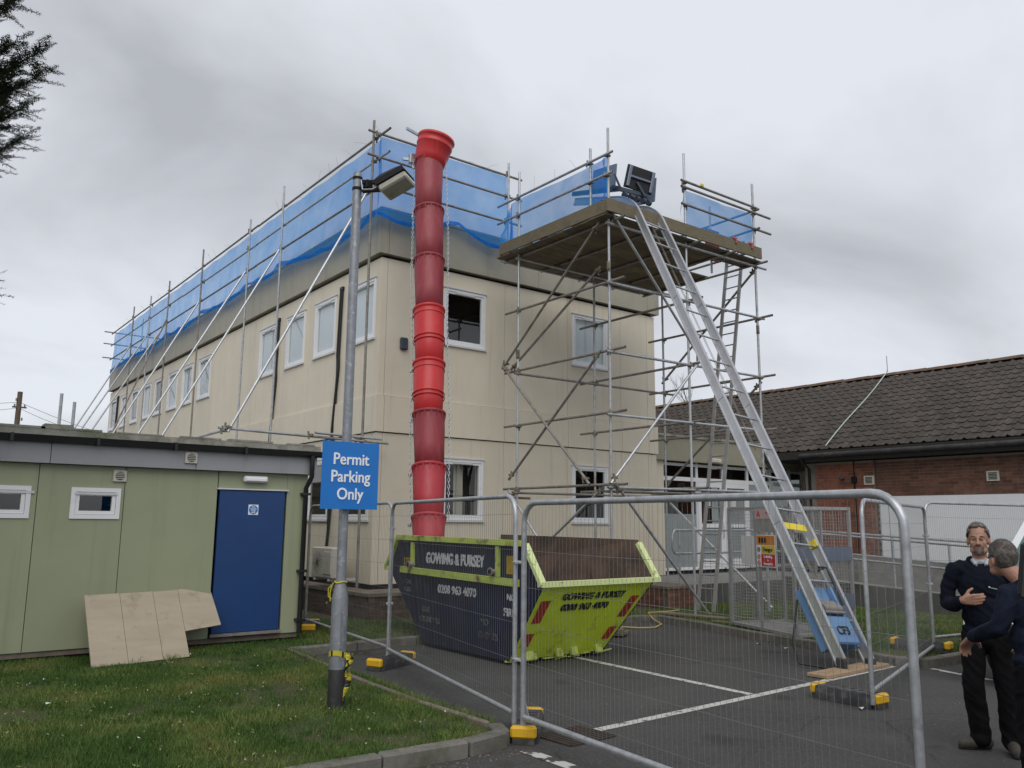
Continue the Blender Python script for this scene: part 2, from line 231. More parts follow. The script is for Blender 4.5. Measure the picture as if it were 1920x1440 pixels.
# grass blades: lush and yellowish patches
def grass_mat():
    nt, N, L = shader('grass'); o = N('ShaderNodeOutputMaterial'); b = N('ShaderNodeBsdfPrincipled'); b.inputs['Roughness'].default_value = 0.7; b.inputs['Specular IOR Level'].default_value = 0.2
    geo = N('ShaderNodeNewGeometry'); n1 = N('ShaderNodeTexNoise'); n1.inputs['Scale'].default_value = 1.3; n1.inputs['Detail'].default_value = 4; L(geo.outputs['Position'], n1.inputs['Vector'])
    cr = N('ShaderNodeValToRGB'); e = cr.color_ramp.elements; e[0].position = 0.40; e[0].color = (0.058, 0.112, 0.025, 1); e[1].position = 0.74; e[1].color = (0.20, 0.185, 0.060, 1)
    k = e.new(0.56); k.color = (0.115, 0.165, 0.042, 1); L(n1.outputs['Fac'], cr.inputs[0])
    n2 = N('ShaderNodeTexNoise'); n2.inputs['Scale'].default_value = 45; L(geo.outputs['Position'], n2.inputs['Vector'])
    r = N('ShaderNodeMapRange'); r.inputs['From Min'].default_value = 0.3; r.inputs['From Max'].default_value = 0.7; r.inputs['To Min'].default_value = 0.55; r.inputs['To Max'].default_value = 1.5; L(n2.outputs['Fac'], r.inputs[0])
    vm = N('ShaderNodeVectorMath'); vm.operation = 'SCALE'; L(cr.outputs[0], vm.inputs[0]); L(r.outputs[0], vm.inputs['Scale']); L(vm.outputs[0], b.inputs['Base Color'])
    L(b.outputs[0], o.inputs[0])
grass_mat()
pm('needle', (0.028, 0.048, 0.020), 0.7, var=0.35, scale=6)

# ---------------------------------------------------------------- mesh helpers
BASE = {}
class MB:
    """collects shapes in world (or local) coordinates, then links them as one mesh object"""
    def __init__(s): s.v = []; s.f = []; s.s = []; s.m = []
    def add(s, v, f, smooth=False, mi=0):
        o = len(s.v); s.v += [tuple(p) for p in v]
        for q in f: s.f.append(tuple(i + o for i in q)); s.s.append(smooth); s.m.append(mi)
        return s
    def box(s, lo, hi, mi=0):
        x0, y0, z0 = lo; x1, y1, z1 = hi
        v = [(x0, y0, z0), (x1, y0, z0), (x1, y1, z0), (x0, y1, z0), (x0, y0, z1), (x1, y0, z1), (x1, y1, z1), (x0, y1, z1)]
        return s.add(v, [(0, 3, 2, 1), (4, 5, 6, 7), (0, 1, 5, 4), (1, 2, 6, 5), (2, 3, 7, 6), (3, 0, 4, 7)], mi=mi)
    def cbox(s, size, T, c=0.01, mi=0):
        """chamfered box of given size centred on matrix T"""
        bm = bmesh.new(); bmesh.ops.create_cube(bm, size=1)
        for v in bm.verts: v.co = Vector((v.co.x * size[0], v.co.y * size[1], v.co.z * size[2]))
        bmesh.ops.bevel(bm, geom=bm.edges[:], offset=c, segments=1, profile=0.5, affect='EDGES')
        bm.verts.index_update()
        s.add([T @ v.co for v in bm.verts], [[v.index for v in f.verts] for f in bm.faces], mi=mi); bm.free(); return s
    def beam(s, p0, p1, w, h, up=(0, 0, 1), mi=0):
        p0 = Vector(p0); p1 = Vector(p1); d = (p1 - p0).normalized(); u = Vector(up)
        a = d.cross(u).normalized() * w / 2; b = a.cross(d).normalized() * h / 2
        v = [p + i * a + j * b for p in (p0, p1) for i, j in ((-1, -1), (1, -1), (1, 1), (-1, 1))]
        return s.add(v, [(0, 1, 2, 3), (7, 6, 5, 4), (0, 4, 5, 1), (1, 5, 6, 2), (2, 6, 7, 3), (3, 7, 4, 0)], mi=mi)
    def pipe(s, pts, r, n=8, caps=True, mi=0, smooth=True):
        pts = [Vector(p) for p in pts]; rs = r if isinstance(r, (list, tuple)) else [r] * len(pts)
        t = (pts[1] - pts[0]).normalized(); a = t.orthogonal().normalized(); v = []
        for i, p in enumerate(pts):
            d = ((pts[min(i + 1, len(pts) - 1)] - pts[max(i - 1, 0)])).normalized()
            a = (a - d * a.dot(d)).normalized(); b = d.cross(a)
            v += [p + (a * math.cos(2 * math.pi * k / n) + b * math.sin(2 * math.pi * k / n)) * rs[i] for k in range(n)]
        f = [(i * n + k, i * n + (k + 1) % n, (i + 1) * n + (k + 1) % n, (i + 1) * n + k) for i in range(len(pts) - 1) for k in range(n)]
        s.add(v, f, smooth, mi)
        if caps:
            m = len(pts) - 1
            s.add(v[:n], [tuple(reversed(range(n)))], mi=mi); s.add(v[m * n:], [tuple(range(n))], mi=mi)
        return s
    def tube(s, p0, p1, r, n=10, mi=0): return s.pipe([p0, p1], r, n, mi=mi)
    def open_tube(s, p0, p1, r, n=10, t=0.005):
        """hollow scaffold tube: outer skin, end rings, dark bore"""
        p0 = Vector(p0); p1 = Vector(p1); d = (p1 - p0).normalized()
        s.pipe([p0, p1], r, n, caps=False)
        for p, q in ((p0, d), (p1, -d)):
            a = d.orthogonal().normalized(); b = d.cross(a); ring = lambda rr, off: [p + q * off + (a * math.cos(2 * math.pi * k / n) + b * math.sin(2 * math.pi * k / n)) * rr for k in range(n)]
            s.add(ring(r, 0) + ring(r - t, 0), [(k, (k + 1) % n, n + (k + 1) % n, n + k) for k in range(n)])
            s.add(ring(r - t, 0) + ring(r - t, 0.08), [(k, (k + 1) % n, n + (k + 1) % n, n + k) for k in range(n)])
            s.add(ring(r - t, 0.08), [tuple(range(n))])
        return s
    def prism(s, poly, off, mi=0, smooth=False):
        n = len(poly); o = Vector(off); v = [Vector(p) for p in poly]; v += [p + o for p in v]
        s.add(v, [tuple(range(n))[::-1], tuple(range(n, 2 * n))] , mi=mi)
        return s.add(v, [(i, (i + 1) % n, n + (i + 1) % n, n + i) for i in range(n)], smooth, mi)
    def quad(s, a, b, c, d, mi=0): return s.add([a, b, c, d], [(0, 1, 2, 3)], mi=mi)
    def lathe(s, prof, c=(0, 0, 0), n=20, mi=0, T=None):
        c = Vector(c); v = []
        for r, z in prof:
            for k in range(n):
                p = Vector((r * math.cos(2 * math.pi * k / n), r * math.sin(2 * math.pi * k / n), z)); v.append(T @ p if T else c + p)
        m = len(prof)
        return s.add(v, [(i * n + k, i * n + (k + 1) % n, (i + 1) * n + (k + 1) % n, (i + 1) * n + k) for i in range(m - 1) for k in range(n)], True, mi)
    def ell(s, c, r, n=12, m=8, T=None, mi=0):
        c = Vector(c); v = []
        for i in range(m + 1):
            th = math.pi * i / m
            for k in range(n):
                p = Vector((r[0] * math.sin(th) * math.cos(2 * math.pi * k / n), r[1] * math.sin(th) * math.sin(2 * math.pi * k / n), r[2] * math.cos(th)))
                v.append(c + (T @ p if T else p))
        return s.add(v, [(i * n + k, (i + 1) * n + k, (i + 1) * n + (k + 1) % n, i * n + (k + 1) % n) for i in range(m) for k in range(n)], True, mi)
    def mesh(s, name, mats, base=None):
        me = bpy.data.meshes.new(name); v = s.v
        if base is not None: v = [(p[0] - base[0], p[1] - base[1], p[2] - base[2]) for p in v]
        me.from_pydata(v, [], s.f); me.polygons.foreach_set('use_smooth', s.s)
        for m in (mats if isinstance(mats, (list, tuple)) else [mats]): me.materials.append(MAT[m])
        me.polygons.foreach_set('material_index', s.m); me.update(); return me
    def build(s, name, mats, parent=None, kind=None, label=None, cat=None, group=None, local=False):
        base = BASE.get(parent) if (parent is not None and not local) else None
        o = bpy.data.objects.new(name, s.mesh(name, mats, base)); COL.objects.link(o)
        if parent is not None: o.parent = parent; BASE[o] = BASE.get(parent)
        tag(o, label, cat, group, kind); return o
def tag(o, label=None, cat=None, group=None, kind=None):
    if label: o['label'] = label
    if cat: o['category'] = cat
    if group: o['group'] = group
    if kind: o['kind'] = kind
    return o
def thing(name, label, cat, loc=(0, 0, 0), rz=0, group=None):
    o = bpy.data.objects.new(name, None); COL.objects.link(o); o.empty_display_size = 0.2
    o.location = loc; o.rotation_euler = (0, 0, rz); BASE[o] = Vector(loc)
    return tag(o, label, cat, group)
def place(name, me, parent, loc, rot=None, kind=None):
    """one more object sharing mesh data, loc in world coordinates of an unrotated parent"""
    o = bpy.data.objects.new(name, me); COL.objects.link(o)
    o.parent = parent; b = BASE.get(parent) or Vector((0, 0, 0)); BASE[o] = BASE.get(parent)
    o.location = Vector(loc) - b
    if rot is not None: o.rotation_euler = rot
    return o
def copy_tree(o, parent=None):
    c = o.copy(); COL.objects.link(c); c.parent = parent
    for ch in list(o.children): copy_tree(ch, c)
    return c
def seen(p):
    d = Vector(p) - CAM_POS; z = d.dot(FW)
    return z > 0.2 and abs(d.dot(CR) / z) < 0.64 and abs(d.dot(CU) / z) < 0.49
def pieces(name, proto, mat, spots, parent, cap=300, rest_name=None):
    """spots: list of (loc, euler). The largest in the photograph become objects sharing one mesh, the others one joined part"""
    key = lambda q: ((Vector(q[0]) - CAM_POS).length + (0 if seen(q[0]) else 1000))
    sp = sorted(spots, key=key); me = proto.mesh(name, mat)
    for q in sp[:cap]:
        o = place(name, me, parent, q[0], q[1])
        if len(q) > 2: o.scale = (q[2], 1, 1)
    if len(sp) > cap:
        mb = MB()
        from mathutils import Euler
        for q in sp[cap:]:
            loc, rot = q[0], q[1]
            T = Matrix.Translation(loc) @ (Euler(rot).to_matrix().to_4x4() if rot is not None else Matrix.Identity(4)) @ Matrix.Diagonal((q[2] if len(q) > 2 else 1, 1, 1, 1))
            mb.add([T @ Vector(p) for p in proto.v], proto.f)
        mb.build(rest_name or name, mat, parent, kind='stuff')
def holed(mb, axis, a0, a1, z0, z1, d0, d1, holes):
    """wall slab between two depths with window holes; axis 'x' runs along X, 'y' along Y"""
    def b(p0, p1, q0, q1):
        if p1 - p0 < 1e-4 or q1 - q0 < 1e-4: return
        if axis == 'x': mb.box((p0, d0, q0), (p1, d1, q1))
        else: mb.box((d0, p0, q0), (d1, p1, q1))
    cur = a0
    for h0, h1, g0, g1 in sorted(holes):
        h0 = max(h0, a0); h1 = min(h1, a1)
        if h1 <= a0 or h0 >= a1: continue
        b(cur, h0, z0, z1); b(h0, h1, z0, max(g0, z0)); b(h0, h1, min(g1, z1), z1); cur = h1
    b(cur, a1, z0, z1)
def text_mb(s, size, depth=0.002, bold=0.0, align='CENTER', sx=1.0, spacing=1.0):
    cu = bpy.data.curves.new('lettering', 'FONT'); cu.body = s; cu.size = size; cu.extrude = depth; cu.align_x = align; cu.align_y = 'CENTER'; cu.space_character = spacing; cu.resolution_u = 3
    o = bpy.data.objects.new('lettering', cu); COL.objects.link(o); bpy.context.view_layer.update()
    dg = bpy.context.evaluated_depsgraph_get(); me = o.evaluated_get(dg).to_mesh()
    v0 = [Vector((p.co.x * sx, p.co.y, p.co.z)) for p in me.vertices]; f0 = [tuple(p.vertices) for p in me.polygons]; v = []; f = []
    for k, (dx_, dy_) in enumerate(((0, 0), (1, 0), (-1, 0), (0, .8), (0, -.8), (.7, .6), (-.7, -.6)) if bold else ((0, 0),)):
        o_ = len(v); v += [p + Vector((dx_ * bold * .8, dy_ * bold * .8, k * .00025)) for p in v0]; f += [tuple(i + o_ for i in q) for q in f0]
    o.evaluated_get(dg).to_mesh_clear(); bpy.data.objects.remove(o); bpy.data.curves.remove(cu)
    return v, f
def lettering(s, size, origin, xdir, ydir, mat, parent, **kw):
    v, f = text_mb(s, size, **kw); x = Vector(xdir).normalized(); y = Vector(ydir).normalized(); n = x.cross(y); o = Vector(origin)
    return MB().add([o + x * p.x + y * p.y + n * p.z for p in v], f).build('lettering', mat, parent)
# ================================================================ SETTING
def structure(name, loc=(0, 0, 0)):
    o = thing(name, None, None, loc); o['kind'] = 'structure'; return o
MB().quad((-250, -250, 0), (250, -250, 0), (250, 250, 0), (-250, 250, 0)).build('tarmac', 'tarmac', kind='structure')
# painted bay lines (sheets 4 mm above the tarmac)
def stripe(p, q, wd, mat):
    p = Vector((*p, 0.004)); q = Vector((*q, 0.004)); d = (q - p).normalized(); n = Vector((-d.y, d.x, 0)) * wd / 2
    MB().quad(p - n, q - n, q + n, p + n).build('bay_line', mat, kind='structure')
stripe((-2.36, -8.32), (2.92, -8.08), 0.10, 'line_paint')
s_ = MB().quad((-0.03, -8.14, 0.004), (0.07, -8.14, 0.004), (0.23, -3.6, 0.004), (0.13, -3.6, 0.004)); s_.build('bay_line', 'line_paint', kind='structure')
stripe((-3.16, -8.47), (-3.16, -10.2), 0.11, 'line_worn')
stripe((3.12, -8.45), (2.84, -9.6), 0.09, 'line_worn')
stripe((2.84, -9.6), (2.6, -12.0), 0.09, 'line_worn')

def sheet(name, poly, z, mat, wob=0.012, kind='structure', step=0.18):
    xs = [p[0] for p in poly]; ys = [p[1] for p in poly]
    bm = bmesh.new(); vs = [bm.verts.new((p[0], p[1], z)) for p in poly]; bm.faces.new(vs)
    n = max(2, int(max(max(xs) - min(xs), max(ys) - min(ys)) / step))
    for ax, lo, hi in ((0, min(xs), max(xs)), (1, min(ys), max(ys))):
        for k in range(1, int((hi - lo) / step)):
            co = [0, 0, 0]; co[ax] = lo + k * step; no = [0, 0, 0]; no[ax] = 1
            bmesh.ops.bisect_plane(bm, geom=bm.verts[:] + bm.edges[:] + bm.faces[:], plane_co=co, plane_no=no)
    for v in bm.verts: v.co.z += wob * mnoise.noise(Vector((v.co.x * 1.6, v.co.y * 1.6, 0))) + wob * .5 * mnoise.noise(Vector((v.co.x * 6, v.co.y * 6, 3)))
    me = bpy.data.meshes.new(name); bm.to_mesh(me); bm.free(); me.materials.append(MAT[mat])
    for p in me.polygons: p.use_smooth = True
    o = bpy.data.objects.new(name, me); COL.objects.link(o); o['kind'] = kind; return o
LAWN = [(-16, -8.22), (-5.0, -8.2), (-3.5, -8.24), (-3.16, -8.05), (-3.19, -7.2), (-3.14, -6.0), (-2.96, -3.1), (-2.9, -2.4), (-16, -2.4)]
sheet('lawn', LAWN, 0.075, 'soil')
BACK = [(-2.92, -3.18), (3.9, -2.98), (3.9, -0.2), (-0.7, -0.2), (-0.7, 9), (-2.2, 9), (-2.92, -2.4)]
sheet('verge', BACK, 0.075, 'soil', step=0.25)
RIGHT = [(3.92, -3.0), (4.12, -3.3), (3.92, -4.46), (3.63, -5.63), (3.45, -6.9), (3.22, -7.6), (3.1, -8.1), (3.35, -8.3), (12, -8.4), (12, -2.4), (5.2, -2.4), (5.2, -0.2), (3.92, -0.2)]
sheet('verge', RIGHT, 0.075, 'soil', step=0.3)

def inside(p, poly):
    c = False; n = len(poly)
    for i in range(n):
        a = poly[i]; b = poly[i - 1]
        if (a[1] > p[1]) != (b[1] > p[1]) and p[0] < (b[0] - a[0]) * (p[1] - a[1]) / (b[1] - a[1]) + a[0]: c = not c
    return c
def blades(name, poly, box, n, h0, h1, wd, seed, z=0.07):
    rg = np.random.default_rng(seed); P = np.empty((0, 2))
    while len(P) < n:
        q = rg.uniform((box[0], box[1]), (box[2], box[3]), (n, 2)); ok = np.ones(len(q), bool)
        c = np.zeros(len(q), bool); m = len(poly)
        for i in range(m):
            a = poly[i]; b = poly[i - 1]
            if a[1] == b[1]: continue
            c ^= ((a[1] > q[:, 1]) != (b[1] > q[:, 1])) & (q[:, 0] < (b[0] - a[0]) * (q[:, 1] - a[1]) / (b[1] - a[1]) + a[0])
        P = np.vstack([P, q[c]])
    P = P[:n]
    gx = np.sin(P[:, 0] * 2.1 + 1.3 * np.sin(P[:, 1] * 1.7)) + np.sin(P[:, 1] * 2.6 + 0.7 + np.sin(P[:, 0] * 3.1)) + 0.8 * np.sin(P[:, 0] * 6.3 + 2 * np.sin(P[:, 1] * 4.9))
    lush = np.clip(0.55 + gx * 0.28, 0.12, 1.25)
    keep = rg.random(n) < np.clip(lush + 0.35, 0, 1); P = P[keep]; lush = lush[keep]; n = len(P)
    h = rg.uniform(h0, h1, n) * (0.45 + 0.75 * lush); a = rg.uniform(0, 2 * np.pi, n); ln = rg.uniform(0.1, 0.9, n) * h; w_ = wd * rg.uniform(0.6, 1.3, n); b = rg.uniform(0, 2 * np.pi, n)
    v = np.zeros((n, 3, 3)); v[:, 0, 0] = P[:, 0] - np.cos(a) * w_; v[:, 0, 1] = P[:, 1] - np.sin(a) * w_; v[:, 1, 0] = P[:, 0] + np.cos(a) * w_; v[:, 1, 1] = P[:, 1] + np.sin(a) * w_
    v[:, 2, 0] = P[:, 0] + np.cos(b) * ln; v[:, 2, 1] = P[:, 1] + np.sin(b) * ln; v[:, :2, 2] = z - 0.012; v[:, 2, 2] = z + h
    me = bpy.data.meshes.new(name); me.vertices.add(n * 3); me.vertices.foreach_set('co', v.ravel()); me.loops.add(n * 3); me.loops.foreach_set('vertex_index', np.arange(n * 3, dtype=np.int32))
    me.polygons.add(n); me.polygons.foreach_set('loop_start', np.arange(0, n * 3, 3, dtype=np.int32)); me.update(calc_edges=True); me.materials.append(MAT['grass'])
    o = bpy.data.objects.new(name, me); COL.objects.link(o); return o
tag(blades('grass', LAWN, (-9.5, -8.22, -2.9, -2.5), 330000, 0.025, 0.065, 0.0045, 3), 'short patchy green lawn in front of the green cabin', 'grass', kind='stuff')
tag(blades('grass', BACK, (-2.9, -3.2, 3.95, -0.3), 45000, 0.03, 0.08, 0.006, 4), 'strip of grass between the kerb and the cream building', 'grass', kind='stuff')
tag(blades('grass', RIGHT, (3.1, -8.4, 11, -2.4), 75000, 0.03, 0.085, 0.007, 5), 'green grass verge behind the ladder hoist and mesh cage', 'grass', kind='stuff')

# taller tufts and blades spilling over the kerb and edging
def tufts(name, label, cs, k, h0, h1, wd, spread, seed):
    rg = np.random.default_rng(seed); c = np.repeat(np.array(cs, float), k, 0); n = len(c); P = c + rg.normal(0, spread, (n, 2)); h = rg.uniform(h0, h1, n); a = rg.uniform(0, 6.283, n); b = rg.uniform(0, 6.283, n); ln = rg.uniform(.3, 1.0, n) * h
    v = np.zeros((n, 3, 3)); v[:, 0, :2] = P - np.stack([np.cos(a), np.sin(a)], 1) * wd; v[:, 1, :2] = P + np.stack([np.cos(a), np.sin(a)], 1) * wd; v[:, 2, :2] = P + np.stack([np.cos(b), np.sin(b)], 1) * ln[:, None]; v[:, :2, 2] = .06; v[:, 2, 2] = .07 + h
    me = bpy.data.meshes.new(name); me.vertices.add(n * 3); me.vertices.foreach_set('co', v.ravel()); me.loops.add(n * 3); me.loops.foreach_set('vertex_index', np.arange(n * 3, dtype=np.int32)); me.polygons.add(n); me.polygons.foreach_set('loop_start', np.arange(0, n * 3, 3, dtype=np.int32)); me.update(calc_edges=True); me.materials.append(MAT['grass'])
    o = bpy.data.objects.new(name, me); COL.objects.link(o); return tag(o, label, 'grass', kind='stuff')
_r = random.Random(17); cs = []
while len(cs) < 420:
    p = (_r.uniform(-9, -3.2), _r.uniform(-8.2, -2.75))
    if inside(p, LAWN): cs.append(p)
tufts('grass_tufts', 'taller darker tufts standing up from the short lawn', cs, 34, .05, .11, .005, .035, 6)
es = [(x, -8.20 + _r.uniform(-.03, .03)) for x in np.linspace(-8.5, -3.4, 190)] + [(-3.12 + .03 * math.sin(y * 3) + (y + 8) * .045, y) for y in np.linspace(-7.9, -3.3, 150)] + [(x, -2.62 + _r.uniform(-.05, .03)) for x in np.linspace(-8.5, -2.5, 120)] + [(LX_, LY_) for LX_, LY_ in ((-3.80, -6.78), (-3.95, -6.80), (-3.88, -6.63), (-3.78, -6.68), (-3.86, -6.82))]
tufts('edge_grass', 'longer grass fringing the kerb, edging and cabin foot', es, 22, .03, .085, .0045, .03, 7)
# kerbs: one stone after another
def kerb_run(parent, pts, name, size, mat, zc, jit=0.006, ln=0.9):
    pts = [Vector((*p, 0)) for p in pts]
    for p, q in zip(pts[:-1], pts[1:]):
        d = q - p; m = max(1, round(d.length / ln)); ang = math.atan2(d.y, d.x)
        for i in range(m):
            c = p + d * ((i + .5) / m); l = d.length / m - 0.012
            T = Matrix.Translation((c.x, c.y, zc + random.uniform(-jit, jit))) @ Matrix.Rotation(ang + random.uniform(-.008, .008), 4, 'Z')
            MB().cbox((l, size[0], size[1]), T, 0.014).build(name, mat, parent)
k = structure('kerb', (0, -3.2, 0))
kerb_run(k, [(-2.85, -3.26), (3.75, -3.02), (4.03, -3.22), (3.84, -4.46), (3.55, -5.63), (3.36, -6.9), (3.13, -7.6), (3.02, -8.05), (3.12, -8.3), (3.5, -8.38), (8.5, -8.5)], 'kerb_stone', (0.125, 0.19), 'kerb', 0.015)
k = structure('kerb', (-4, -8.25, 0))
kerb_run(k, [(-12, -8.28), (-5.0, -8.26), (-3.6, -8.31), (-3.2, -8.24), (-3.1, -8.0)], 'kerb_stone', (0.125, 0.19), 'kerb', 0.015)
kerb_run(k, [(-3.13, -7.95), (-3.15, -7.0), (-3.10, -6.0), (-2.88, -3.30)], 'edging_stone', (0.05, 0.16), 'edging', 0.03)

# ---------------------------------------------------------------- bricks
def brick_face(parent, axis, a0, a1, z0, z1, plane, mat, holes=(), cap=300, name='brick', course=0.075, ln=0.225, backing='mortar', bt=0.35):
    """axis 'x': wall runs along X and faces -Y at y=plane; axis 'y': runs along Y and faces -X at x=plane"""
    spots = []; r = 0; z = z0
    while z + 0.07 <= z1 + 1e-6:
        a = a0 - (ln / 2 if r % 2 else 0)
        while a < a1 - 0.03:
            e0 = max(a, a0); e1 = min(a + ln, a1); c = (e0 + e1) / 2; zc = z + course / 2; sx = (e1 - e0 - .010) / (ln - .010)
            if sx > .2 and not any(h[0] < c < h[1] and h[2] < zc < h[3] for h in holes):
                j = random.uniform(-.003, .003)
                spots.append(((c, plane + 0.05 + j, zc), (0, 0, 0), sx) if axis == 'x' else ((plane + 0.05 + j, c, zc), (0, 0, math.pi / 2), sx))
            a += ln
        z += course; r += 1
    pr = MB().box((-0.107, -0.05, -0.0325), (0.107, 0.05, 0.0325))
    pieces(name, pr, mat, spots, parent, cap)
    mb = MB()
    if axis == 'x': holed(mb, 'x', a0, a1, z0, z1, plane + 0.008, plane + bt, [h for h in holes])
    else: holed(mb, 'y', a0, a1, z0, z1, plane + 0.008, plane + bt, [h for h in holes])
    mb.build('mortar_bed', backing, parent)

# ---------------------------------------------------------------- windows
def window(parent, axis, a0, a1, z0, z1, plane, fill=None, frame='upvc', gl='glass', fw=0.055, vent=True, sill=True):
    P = (lambda a, o, z: (a, plane - o, z)) if axis == 'x' else (lambda a, o, z: (plane - o, a, z))
    def bx(mb, p0, p1, o0, o1, q0, q1):
        A = P(p0, o0, q0); B = P(p1, o1, q1); mb.box(tuple(min(A[i], B[i]) for i in range(3)), tuple(max(A[i], B[i]) for i in range(3)))
    def ring(mb, p0, p1, q0, q1, wd, o0, o1):
        bx(mb, p0, p1, o0, o1, q1 - wd, q1); bx(mb, p0, p1, o0, o1, q0, q0 + wd); bx(mb, p0, p0 + wd, o0, o1, q0 + wd, q1 - wd); bx(mb, p1 - wd, p1, o0, o1, q0 + wd, q1 - wd)
    f = MB(); ring(f, a0, a1, z0, z1, fw, -0.05, 0.018); w_ = f.build('window', frame, parent)
    s = MB(); ring(s, a0 + fw + .003, a1 - fw - .003, z0 + fw + .003, z1 - fw - .003, 0.042, -0.05, 0.006); s.build('sash', frame, w_)
    g = MB(); q_ = [P(a0 + fw, -.03, z0 + fw), P(a1 - fw, -.03, z0 + fw), P(a1 - fw, -.03, z1 - fw), P(a0 + fw, -.03, z1 - fw)]; g.quad(*(q_ if axis == 'x' else q_[::-1])); g.build('pane', gl, w_)
    if sill:
        t = MB(); bx(t, a0 - 0.03, a1 + 0.03, 0.0, 0.045, z0 - 0.04, z0 - 0.003); t.build('sill', 'upvc_grey', w_)
        t = MB(); bx(t, a0 - 0.025, a1 + 0.025, 0.0, 0.035, z1 + 0.003, z1 + 0.028); t.build('head_drip', 'upvc_grey', w_)
    if vent: t = MB(); c = (a0 + a1) / 2; bx(t, c - .24, c + .24, 0.007, 0.022, z1 - fw - 0.034, z1 - fw - 0.006); t.build('trickle_vent', 'upvc_grey', w_)
    if fill == 'blind': t = MB(); bx(t, a0 + 0.057, a1 - 0.057, -0.062, -0.056, z0 + .057, z1 - .057); t.build('blind', 'blind', w_)
    if fill == 'curtain':
        for p0, p1 in ((a0 + .38, a0 + .62), (a1 - .08, a1)):
            n = 9; t = MB(); pts = [P(p0 + (p1 - p0) * i / n, -0.16 - 0.02 * (i % 2), 0)[:2] for i in range(n + 1)]
            for i in range(n): t.quad((*pts[i], z0), (*pts[i + 1], z0), (*pts[i + 1], z1), (*pts[i], z1))
            t.build('curtain', 'curtain', w_)
    return w_

# ---------------------------------------------------------------- cream office building
BX, BY = 7.52, 22.5
ob = thing('office_building', 'two storey cream panel office building with flat roof and blue netting round its top', 'building', (0, 0, 0))
FU = [(1.42, 2.44, 5.20, 6.35), (4.84, 5.92, 5.20, 6.36)]; FL = [(1.46, 2.44, 1.74, 2.92), (4.83, 5.90, 1.72, 2.94)]
SUY = [(0.18, 1.20), (1.88, 2.92), (3.44, 4.48), (5.14, 6.16), (9.90, 11.0), (11.58, 12.60), (13.12, 14.15), (14.76, 15.75), (16.25, 17.22), (17.93, 18.90), (19.60, 20.50), (21.2, 22.25)]
SU = [(a, b, 5.15, 6.33) for a, b in SUY]; SLW = [(a, b, 1.73, 2.92) for a, b in SUY]
fj = [0.0, 0.14, 1.30, 2.95, 4.70, 6.35, 7.24, BX]; sj = [0.0, 0.12, 1.55, 3.17, 4.80, 6.50, 8.05, 9.62, 11.28, 12.80, 14.45, 16.0, 17.55, 19.2, 20.9, BY]
G = 0.004
for z0, z1, nm, mat, pr, fh, sh in ((0.58, 3.325, 'wall_panel', 'cream_low', 0.0, FL, SLW), (3.345, 4.02, 'band_panel', 'cream', 0.035, [], []), (4.03, 6.69, 'wall_panel', 'cream', 0.0, FU, SU), (6.75, 7.60, 'fascia_panel', 'fascia_olive', 0.09, [], [])):
    jx = fj if nm != 'fascia_panel' else [0.0, 0.10, 3.8, 7.2, BX]
    jy = sj if nm != 'fascia_panel' else [0.0, 3.17, 6.50, 9.62, 12.80, 16.0, 19.2, BY]
    jx = list(jx); jx[0] -= pr; jx[-1] += pr; jy = list(jy); jy[0] -= 0
    for a, b in zip(jx[:-1], jx[1:]):
        m = MB(); holed(m, 'x', a + G * (a > 0.01), b - G, z0, z1, -pr, 0.05, fh); m.build(nm, mat, ob)
    for a, b in zip(jy[:-1], jy[1:]):
        m = MB(); holed(m, 'y', max(a, 0.052) + G, b - G, z0, z1, -pr, 0.05, sh); m.build(nm, mat, ob)
    MB().box((BX - 0.05, 0.052, z0), (BX + pr, BY, z1)).build(nm, mat, ob)
    MB().box((0.052, BY - 0.05, z0), (BX - 0.055, BY, z1)).build(nm, mat, ob)
MB().box((-0.10, -0.10, 7.602), (BX + 0.10, BY + 0.05, 7.66)).build('roof', 'fascia_olive', ob)
MB().box((0.45, 0.45, 0.3), (BX - 0.3, BY - 0.3, 7.58)).build('inner_wall', 'interior', ob)
m = MB(); m.box((0.06, 0.06, 3.28), (BX - 0.06, BY - .06, 3.40)); m.box((0.06, 0.06, 6.66), (BX - 0.06, BY - .06, 6.78)); m.box((0.06, 0.06, 0.52), (BX - .06, BY - .06, 0.60)); m.build('floor_slab', 'dark_gap', ob)  # near-black edge in the fascia gap stands in for the drip shadow
window(ob, 'x', *FU[0], 0, None, gl='glass_dark'); window(ob, 'x', *FU[1], 0, 'blind'); window(ob, 'x', *FL[0], 0, 'curtain'); window(ob, 'x', *FL[1], 0, None, gl='glass_dark')
for i, s in enumerate(SU): window(ob, 'y', *s, 0, 'blind' if i < 7 or i in (8, 10) else None, frame='upvc')
for i, s in enumerate(SLW[:5]): window(ob, 'y', *s, 0, None, gl='glass_dark')
for y, zt, zb, dk in ((1.62, 6.40, 0.6, 0), (4.95, 6.38, 0.6, 0), (20.95, 6.36, 3.0, 0)):
    r = random.Random(int(y * 10)); m = MB()
    for j in range(3): m.pipe([(-0.03 - 0.02 * (j % 2), y + (j - 1) * .035 + (0.05 * math.sin(z * 2.1 + j) if z < 5 else 0) + 0.14 * (zt - z) / 4, z) for z in np.linspace(zt, zb, 26)], 0.022, 6)
    m.box((-0.05, y - .06, zt - 0.02), (-0.001, y + .06, zt + .05)); m.build('cable_bundle', 'black_plastic', ob)
m = MB(); m.cbox((0.16, 0.07, 0.24), Matrix.Translation((0.52, -0.036, 5.06)), 0.02); m.build('alarm_box', 'hoist_dark', ob)
